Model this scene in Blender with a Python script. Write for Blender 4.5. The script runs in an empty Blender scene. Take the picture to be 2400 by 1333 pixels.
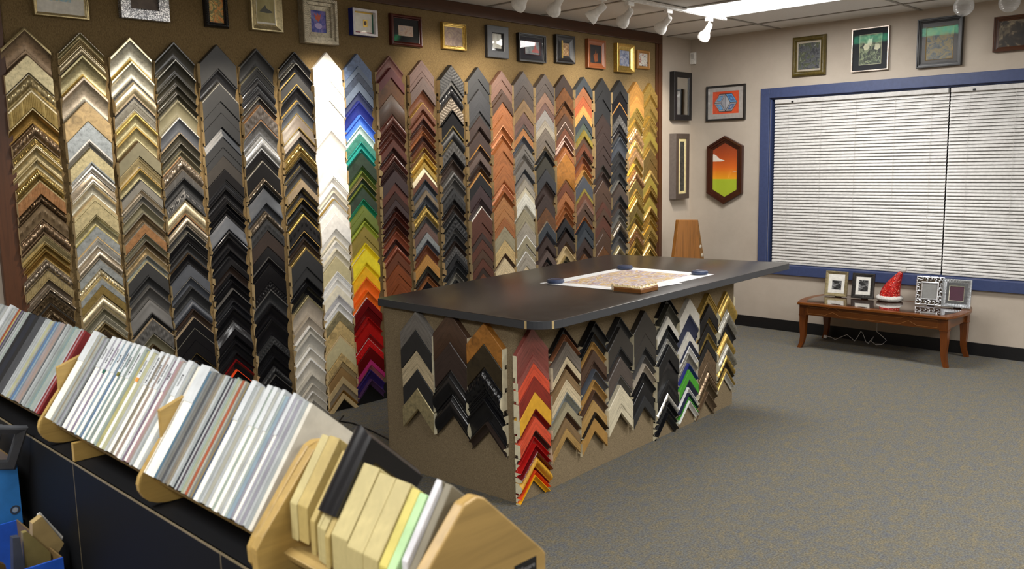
import bpy, bmesh, math, random
from mathutils import Vector, Matrix
random.seed(7)
C = bpy.context.scene.collection
PI = math.pi

# ------------------------------------------------------------------ helpers
def lin(hx):
    c = [int(hx[i:i+2], 16)/255 for i in (0, 2, 4)] if isinstance(hx, str) else [k/255 for k in hx]
    return tuple(x/12.92 if x <= .04045 else ((x+.055)/1.055)**2.4 for x in c) + (1,)

class NT:
    """small wrapper for node materials"""
    def __init__(s, name):
        s.m = bpy.data.materials.new(name); s.m.use_nodes = True
        s.t = s.m.node_tree; s.n = s.t.nodes; s.b = s.n['Principled BSDF']; s.out = s.n['Material Output']
    def add(s, typ, **kw):
        nd = s.n.new(typ)
        for k, v in kw.items():
            if k in nd.bl_rna.properties: setattr(nd, k, v)
            else: nd.inputs[k.replace('_', ' ')].default_value = v
        return nd
    def link(s, a, b): s.t.links.new(a, b)
    def coord(s, which='Object', scale=(1, 1, 1), rot=(0, 0, 0)):
        tc = s.add('ShaderNodeTexCoord'); mp = s.add('ShaderNodeMapping')
        mp.inputs['Scale'].default_value = scale; mp.inputs['Rotation'].default_value = rot
        s.link(tc.outputs[which], mp.inputs['Vector']); return mp.outputs['Vector']
    def noise(s, vec, scale, detail=4, rough=.55, dist=0):
        nd = s.add('ShaderNodeTexNoise'); nd.inputs['Scale'].default_value = scale
        nd.inputs['Detail'].default_value = detail; nd.inputs['Roughness'].default_value = rough
        nd.inputs['Distortion'].default_value = dist
        if vec is not None: s.link(vec, nd.inputs['Vector'])
        return nd.outputs['Fac']
    def ramp(s, fac, stops, interp='LINEAR'):
        r = s.add('ShaderNodeValToRGB'); cr = r.color_ramp; cr.interpolation = interp
        while len(cr.elements) < len(stops): cr.elements.new(.5)
        for e, (p, c) in zip(cr.elements, stops): e.position = p; e.color = c
        s.link(fac, r.inputs['Fac']); return r.outputs['Color']
    def bump(s, fac, strength=.3, dist=.002):
        b = s.add('ShaderNodeBump'); b.inputs['Strength'].default_value = strength; b.inputs['Distance'].default_value = dist
        s.link(fac, b.inputs['Height']); s.link(b.outputs['Normal'], s.b.inputs['Normal'])
    def set(s, **kw):
        for k, v in kw.items(): s.b.inputs[k.replace('_', ' ')].default_value = v
        return s

def mul(c, k): return (min(1, c[0]*k), min(1, c[1]*k), min(1, c[2]*k), 1)

MATS = {}
def mat(name, hx, kind='p', rough=None):
    """kind: p satin paint, g gloss, x polished lacquer, m metal leaf, w wood grain (UV along the leg), b mottled, o wood grain (object space)"""
    if name in MATS: return MATS[name]
    s = NT(name); c = lin(hx)
    if kind in 'pgx':
        f = s.noise(s.coord(), 35, 3)
        s.link(s.ramp(f, [(.3, mul(c, .88)), (.7, mul(c, 1.1))]), s.b.inputs['Base Color'])
        s.set(Roughness={'p': .42, 'g': .22, 'x': .24}[kind] if rough is None else rough)
        if kind == 'x': s.set(Coat_Weight=.35, Coat_Roughness=.15)
    elif kind == 'm':
        v = s.coord()
        f = s.noise(v, 55, 8, .72)
        s.link(s.ramp(f, [(.3, mul(c, .62)), (.5, mul(c, 1.1)), (.72, mul(c, 1.42))]), s.b.inputs['Base Color'])
        s.set(Metallic=.78, Roughness=.3 if rough is None else rough)
        s.bump(f, .15, .001)
    elif kind == 'b':
        f = s.noise(s.coord(), 22, 7, .7, 1.2)
        s.link(s.ramp(f, [(.28, mul(c, .5)), (.5, c), (.72, mul(c, 1.45))]), s.b.inputs['Base Color'])
        s.set(Roughness=.32 if rough is None else rough)
    elif kind == 'w':
        f = s.noise(s.coord('UV', (6, 70, 1)), 1.6, 5, .6, .6)
        s.link(s.ramp(f, [(.3, mul(c, .55)), (.5, c), (.72, mul(c, 1.32))]), s.b.inputs['Base Color'])
        s.set(Roughness=.38 if rough is None else rough)
    MATS[name] = s.m
    return s.m

def wood(name, hx, axis, k=.7, scale=1., rough=.35):
    """wood with the grain running along object axis 0/1/2"""
    if name in MATS: return MATS[name]
    s = NT(name); c = lin(hx)
    sc = [45*scale]*3; sc[axis] = 2.5*scale
    f = s.noise(s.coord('Object', tuple(sc)), 1.0, 6, .62, 1.4)
    s.link(s.ramp(f, [(.28, mul(c, k)), (.5, c), (.75, mul(c, 1.2))]), s.b.inputs['Base Color'])
    s.set(Roughness=rough); s.bump(f, .08, .001)
    MATS[name] = s.m; return s.m

def art(name, stops, scale=6, dist=2., detail=6, sc=(1, 1, 1), seed=0):
    s = NT(name)
    tc = s.add('ShaderNodeTexCoord'); mp = s.add('ShaderNodeMapping')
    mp.inputs['Scale'].default_value = sc; mp.inputs['Location'].default_value = (seed, seed*1.7, seed*.6)
    s.link(tc.outputs['Object'], mp.inputs['Vector'])
    f = s.noise(mp.outputs['Vector'], scale, detail, .62, dist)
    s.link(s.ramp(f, [(p, lin(h)) for p, h in stops]), s.b.inputs['Base Color'])
    s.set(Roughness=.5); return s.m

def emit(name, hx, strength):
    s = NT(name); e = s.add('ShaderNodeEmission'); e.inputs['Color'].default_value = lin(hx); e.inputs['Strength'].default_value = strength
    s.link(e.outputs[0], s.out.inputs['Surface']); return s.m

def glass(name, tint='ffffff', ior=1.45, bumpy=0, sheen='ffffff'):
    s = NT(name)
    tr = s.add('ShaderNodeBsdfTransparent'); tr.inputs['Color'].default_value = lin(tint)
    gl = s.add('ShaderNodeBsdfGlossy'); gl.inputs['Roughness'].default_value = .03; gl.inputs['Color'].default_value = lin(sheen)
    fr = s.add('ShaderNodeFresnel'); fr.inputs['IOR'].default_value = ior
    mx = s.add('ShaderNodeMixShader'); ge = s.add('ShaderNodeNewGeometry')
    inv = s.add('ShaderNodeMath', operation='SUBTRACT'); inv.inputs[0].default_value = 1; s.link(ge.outputs['Backfacing'], inv.inputs[1])
    ml = s.add('ShaderNodeMath', operation='MULTIPLY'); s.link(fr.outputs[0], ml.inputs[0]); s.link(inv.outputs[0], ml.inputs[1])
    s.link(ml.outputs[0], mx.inputs[0]); s.link(tr.outputs[0], mx.inputs[1]); s.link(gl.outputs[0], mx.inputs[2])
    if bumpy:
        w = s.add('ShaderNodeTexWave'); w.wave_type = 'BANDS'; w.bands_direction = 'Z'; w.inputs['Scale'].default_value = bumpy
        s.link(s.coord(), w.inputs['Vector'])
        b = s.add('ShaderNodeBump'); b.inputs['Strength'].default_value = .8; b.inputs['Distance'].default_value = .004
        s.link(w.outputs['Fac'], b.inputs['Height']); s.link(b.outputs[0], gl.inputs['Normal']); s.link(b.outputs[0], fr.inputs['Normal'])
    s.link(mx.outputs[0], s.out.inputs['Surface']); return s.m

class MB:
    """collects faces for ONE mesh object"""
    def __init__(s): s.v = []; s.f = []; s.mi = []; s.uv = {}
    def face(s, pts, m=0, uv=None):
        i = len(s.v); s.v += [tuple(p) for p in pts]; s.f.append(tuple(range(i, i+len(pts)))); s.mi.append(m)
        if uv: s.uv[len(s.f)-1] = uv
        return s
    def box(s, x0, x1, y0, y1, z0, z1, m=0):
        i = len(s.v)
        s.v += [(x0,y0,z0),(x1,y0,z0),(x1,y1,z0),(x0,y1,z0),(x0,y0,z1),(x1,y0,z1),(x1,y1,z1),(x0,y1,z1)]
        for q in ((0,3,2,1),(4,5,6,7),(0,1,5,4),(1,2,6,5),(2,3,7,6),(3,0,4,7)): s.f.append(tuple(i+k for k in q)); s.mi.append(m)
        return s
    def prism(s, poly, a, b, axis='z', m=0):
        """poly in the plane normal to axis, from a to b"""
        def P(p, h): return {'z': (p[0], p[1], h), 'y': (p[0], h, p[1]), 'x': (h, p[0], p[1])}[axis]
        i = len(s.v); n = len(poly)
        s.v += [P(p, a) for p in poly] + [P(p, b) for p in poly]
        s.f += [tuple(i+k for k in range(n))[::-1], tuple(i+n+k for k in range(n))]; s.mi += [m, m]
        for k in range(n):
            k2 = (k+1) % n; s.f.append((i+k, i+k2, i+n+k2, i+n+k)); s.mi.append(m)
        return s
    def tube(s, path, r, n=8, m=0, cap=True):
        path = [Vector(p) for p in path]; i = len(s.v); up = Vector((0, 0, 1))
        for k, p in enumerate(path):
            d = (path[min(k+1, len(path)-1)] - path[max(k-1, 0)]).normalized()
            a = d.cross(up if abs(d.z) < .95 else Vector((1, 0, 0))).normalized(); b = d.cross(a)
            rr = r[k] if isinstance(r, (list, tuple)) else r
            s.v += [tuple(p + (a*math.cos(t) + b*math.sin(t))*rr) for t in (2*PI*j/n for j in range(n))]
        for k in range(len(path)-1):
            for j in range(n):
                j2 = (j+1) % n; s.f.append((i+k*n+j, i+k*n+j2, i+(k+1)*n+j2, i+(k+1)*n+j)); s.mi.append(m)
        if cap:
            s.f += [tuple(i+j for j in range(n)), tuple(i+(len(path)-1)*n+j for j in range(n))[::-1]]; s.mi += [m, m]
        return s
    def lathe(s, prof, n=24, m=0, M=None):
        """prof: list of (r, z)"""
        i = len(s.v)
        for r, z in prof:
            for j in range(n):
                p = Vector((r*math.cos(2*PI*j/n), r*math.sin(2*PI*j/n), z)); s.v.append(tuple(M @ p if M else p))
        for k in range(len(prof)-1):
            for j in range(n):
                j2 = (j+1) % n; s.f.append((i+k*n+j, i+k*n+j2, i+(k+1)*n+j2, i+(k+1)*n+j)); s.mi.append(m)
        return s
    def build(s, name, mats, parent=None, smooth=None, loc=(0, 0, 0), rot=(0, 0, 0), bevel=0):
        me = bpy.data.meshes.new(name); me.from_pydata(s.v, [], s.f)
        for m_ in (mats if isinstance(mats, (list, tuple)) else [mats]): me.materials.append(m_)
        me.polygons.foreach_set('material_index', s.mi)
        if s.uv:
            ul = me.uv_layers.new(name='UVMap')
            for fi, uvs in s.uv.items():
                p = me.polygons[fi]
                for li, w in zip(p.loop_indices, uvs): ul.data[li].uv = w
        else:
            bm = bmesh.new(); bm.from_mesh(me); bmesh.ops.recalc_face_normals(bm, faces=bm.faces)
            if bevel:
                es = [e for e in bm.edges if len(e.link_faces) == 2 and e.calc_face_angle() > .5]
                bmesh.ops.bevel(bm, geom=es, offset=bevel, segments=2, affect='EDGES', profile=.5, clamp_overlap=True)
            bm.to_mesh(me); bm.free()
        if smooth:
            me.polygons.foreach_set('use_smooth', [True]*len(me.polygons)); me.set_sharp_from_angle(angle=math.radians(smooth))
        me.update()
        o = bpy.data.objects.new(name, me); C.objects.link(o); o.location = loc; o.rotation_euler = rot
        if parent: o.parent = parent
        return o

def tag(o, label, cat, group=None, kind=None):
    o['label'] = label; o['category'] = cat
    if group: o['group'] = group
    if kind: o['kind'] = kind
    return o
def thing(name, label, cat, loc=(0, 0, 0), rz=0, group=None):
    o = bpy.data.objects.new(name, None); C.objects.link(o); o.location = loc; o.rotation_euler = (0, 0, rz); o.empty_display_size = .05
    return tag(o, label, cat, group)
def struct(o): o['kind'] = 'structure'; return o
def letters(text, size, m, parent, loc, rot, name='lettering', align='CENTER', extrude=.0004):
    cu = bpy.data.curves.new(name, 'FONT'); cu.body = text; cu.size = size; cu.align_x = align; cu.align_y = 'CENTER'; cu.extrude = extrude
    tmp = bpy.data.objects.new(name, cu); C.objects.link(tmp)
    dg = bpy.context.evaluated_depsgraph_get(); me = bpy.data.meshes.new_from_object(tmp.evaluated_get(dg))
    bpy.data.objects.remove(tmp); bpy.data.curves.remove(cu)
    me.materials.clear(); me.materials.append(m)
    o = bpy.data.objects.new(name, me); C.objects.link(o); o.parent = parent; o.location = loc
    if isinstance(rot, Matrix): o.rotation_euler = rot.to_euler()
    else: o.rotation_euler = rot
    return o
def shade_angle(o, a=35):
    o.data.polygons.foreach_set('use_smooth', [True]*len(o.data.polygons)); o.data.set_sharp_from_angle(angle=math.radians(a))
ORD = ['topmost'] + 'second third fourth fifth sixth seventh eighth ninth tenth eleventh twelfth thirteenth fourteenth fifteenth sixteenth seventeenth eighteenth nineteenth twentieth twenty-first twenty-second twenty-third twenty-fourth twenty-fifth twenty-sixth twenty-seventh twenty-eighth twenty-ninth thirtieth thirty-first thirty-second thirty-third thirty-fourth thirty-fifth thirty-sixth thirty-seventh thirty-eighth thirty-ninth fortieth'.split() + [a+'-'+b for a in ('forty', 'fifty') for b in 'first second third fourth fifth sixth seventh eighth ninth'.split()]
ORD1 = ['first'] + ORD[1:]

# ------------------------------------------------------------------ data
# palette: name = (red green blue 0 to 255, finish)
PAL = dict(
    bronze=((132, 112, 90), 'm'),
    champagne=((179, 164, 124), 'm'),
    pale_champagne=((188, 176, 140), 'm'),
    bright_champagne=((220, 207, 174), 'm'),
    dark_champagne=((141, 124, 88), 'm'),
    olive_champagne=((179, 170, 132), 'm'),
    antique_gold=((138, 109, 56), 'm'),
    dark_gold=((148, 128, 78), 'm'),
    gold=((191, 162, 90), 'm'),
    bright_gold=((220, 188, 116), 'm'),
    yellow_gold=((212, 194, 116), 'm'),
    white_gold=((240, 228, 192), 'm'),
    pale_gold=((244, 217, 138), 'm'),
    dark_bronze=((94, 77, 58), 'm'),
    umber=((112, 96, 74), 'm'),
    pewter=((133, 122, 108), 'm'),
    silver=((156, 153, 143), 'm'),
    bright_silver=((226, 224, 218), 'm'),
    pale_silver=((204, 201, 184), 'm'),
    warm_silver=((182, 170, 152), 'm'),
    silver_blue=((162, 169, 172), 'm'),
    copper=((168, 126, 88), 'm'),
    pale_copper=((210, 168, 120), 'm'),
    steel=((119, 120, 122), 'm'),
    bright_steel=((200, 202, 204), 'm'),
    warm_tan=((168, 146, 106), 'b'),
    cream=((203, 191, 150), 'm'),
    tan=((185, 160, 116), 'p'),
    taupe=((140, 125, 104), 'p'),
    light_tan=((201, 177, 132), 'p'),
    camel=((156, 124, 80), 'p'),
    gold_brown=((160, 122, 64), 'p'),
    tan_speckle=((192, 166, 114), 'b'),
    olive_grey=((110, 106, 85), 'p'),
    olive_black=((53, 51, 43), 'g'),
    grey=((108, 106, 100), 'p'),
    dark_grey=((76, 75, 74), 'p'),
    charcoal=((40, 41, 43), 'p'),
    warm_charcoal=((50, 46, 42), 'p'),
    blue_charcoal=((61, 66, 74), 'p'),
    black=((19, 19, 22), 'g'),
    polished_black=((35, 36, 40), 'x'),
    slate=((68, 72, 80), 'p'),
    dark_slate=((51, 57, 63), 'p'),
    slate_blue=((58, 66, 100), 'p'),
    speckled_grey=((78, 72, 68), 'b'),
    greige=((167, 156, 141), 'p'),
    pale_grey=((194, 190, 180), 'p'),
    white=((240, 239, 236), 'p'),
    white_paint=((217, 211, 198), 'p'),
    ivory=((230, 223, 202), 'p'),
    olive_ivory=((198, 187, 146), 'p'),
    lilac_grey=((196, 194, 196), 'p'),
    pale_cream=((242, 230, 196), 'p'),
    denim=((86, 104, 138), 'b'),
    blue_grey=((92, 106, 128), 'p'),
    dark_denim=((58, 68, 88), 'b'),
    royal_blue=((29, 40, 120), 'p'),
    cornflower=((77, 125, 224), 'p'),
    ice_blue=((196, 221, 224), 'p'),
    teal=((60, 127, 116), 'b'),
    turquoise=((47, 160, 152), 'p'),
    dark_green=((37, 54, 42), 'b'),
    green=((60, 92, 48), 'p'),
    olive_green=((102, 116, 47), 'p'),
    emerald=((15, 127, 92), 'p'),
    lime=((174, 189, 72), 'p'),
    olive_gold=((140, 123, 52), 'p'),
    yellow=((242, 220, 40), 'p'),
    amber=((242, 180, 24), 'p'),
    orange=((240, 112, 30), 'p'),
    orange_red=((226, 72, 28), 'p'),
    dark_red=((100, 15, 18), 'g'),
    red=((168, 26, 24), 'g'),
    bright_red=((200, 28, 30), 'g'),
    magenta=((188, 47, 116), 'p'),
    pink=((217, 128, 136), 'p'),
    purple=((56, 36, 110), 'p'),
    plum_purple=((90, 58, 102), 'p'),
    navy=((28, 36, 64), 'p'),
    green_bright=((68, 150, 42), 'p'),
    mustard=((207, 154, 42), 'p'),
    coral_red=((196, 74, 46), 'w'),
    dusty_red=((138, 74, 66), 'w'),
    dark_red_wood=((122, 36, 24), 'w'),
    rose_gloss=((122, 84, 80), 'x'),
    burgundy=((94, 36, 40), 'p'),
    burl_brown=((94, 60, 32), 'b'),
    walnut=((74, 53, 40), 'w'),
    mahogany_gloss=((90, 50, 42), 'x'),
    mahogany=((70, 34, 27), 'g'),
    red_mahogany=((86, 41, 30), 'w'),
    dark_mahogany=((47, 23, 20), 'g'),
    plum_brown=((57, 41, 43), 'w'),
    cherry=((101, 56, 35), 'w'),
    rose_cherry=((138, 74, 52), 'g'),
    light_cherry=((125, 65, 32), 'w'),
    rose_brown=((99, 75, 68), 'w'),
    rose_wood=((89, 72, 67), 'w'),
    red_brown=((101, 61, 42), 'w'),
    red_brown_dark=((84, 48, 36), 'w'),
    orange_wood=((150, 94, 54), 'w'),
    pale_orange_wood=((162, 111, 66), 'w'),
    honey=((175, 127, 66), 'w'),
    honey_orange=((163, 111, 64), 'w'),
    honey_tan=((160, 128, 75), 'w'),
    maple=((197, 170, 118), 'w'),
    pale_maple=((209, 189, 152), 'w'),
    rose_tan=((118, 87, 73), 'w'),
    rose_tan_wood=((125, 97, 81), 'w'),
    light_peach=((224, 160, 122), 'g'),
    olive_tan=((148, 139, 113), 'w'),
    grey_brown=((92, 83, 75), 'p'),
    grey_brown_wood=((76, 67, 62), 'w'),
    walnut_grey=((70, 59, 53), 'w'),
    camel_wood=((122, 98, 67), 'w'),
    grey_wood=((112, 108, 103), 'w'),
    grey_tan_wood=((152, 144, 130), 'w'),
    pale_cream_wood=((198, 188, 162), 'w'),
    cream_wood=((190, 174, 142), 'w'),
    ivory_wood=((213, 210, 197), 'w'),
    silver_wood=((133, 130, 127), 'w'),
    taupe_wood=((106, 97, 88), 'w'),
    charcoal_wood=((50, 51, 55), 'w'),
    espresso=((56, 43, 39), 'w'),
    brown_grey=((87, 73, 68), 'w'),
    dark_brown=((48, 36, 30), 'w'),
    amber_burl=((160, 106, 44), 'b'),
    dark_burl=((51, 42, 26), 'b'),
    pale_rose=((232, 204, 192), 'g'),
    copper_wood=((141, 91, 61), 'w'),
    orange_red_wood=((160, 86, 54), 'w'),
    yellow_wood=((186, 140, 78), 'w'),
    green_slate=((74, 83, 72), 'p'),
    olive_gold_leaf=((128, 112, 44), 'b'),
    navy_black=((30, 38, 46), 'p'),
    gold_wood=((152, 111, 56), 'w'))
# column foot points on the display wall, the counter front and the counter end: x, y, turn
COLPOS = {'wall': [(-5.9391, -0.022, 0.0), (-5.6849, -0.022, 0.0), (-5.4365, -0.022, 0.0), (-5.2004, -0.022, 0.0), (-4.9533, -0.022, 0.0), (-4.7068, -0.022, 0.0), (-4.4474, -0.022, 0.0), (-4.2184, -0.022, 0.0), (-3.9884, -0.022, 0.0), (-3.723, -0.022, 0.0), (-3.4549, -0.022, 0.0), (-3.1889, -0.022, 0.0), (-2.9217, -0.022, 0.0), (-2.6788, -0.022, 0.0), (-2.4456, -0.022, 0.0), (-2.2005, -0.022, 0.0), (-1.9579, -0.022, 0.0), (-1.714, -0.022, 0.0), (-1.4577, -0.022, 0.0), (-1.2187, -0.022, 0.0), (-0.9748, -0.022, 0.0), (-0.7528, -0.022, 0.0)], 'front': [(-4.5067, -1.9993, 0.0466), (-4.2621, -1.9879, 0.0466), (-4.0243, -1.9768, 0.0466), (-3.7975, -1.9662, 0.0466), (-3.5595, -1.9551, 0.0466), (-3.3112, -1.9435, 0.0466), (-3.068, -1.9322, 0.0466), (-2.8436, -1.9217, 0.0466), (-2.6028, -1.9105, 0.0466)], 'end': [(-4.6419, -1.3797, -1.5071), (-4.627, -1.6121, -1.5071), (-4.6126, -1.8385, -1.5071)]}
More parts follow.
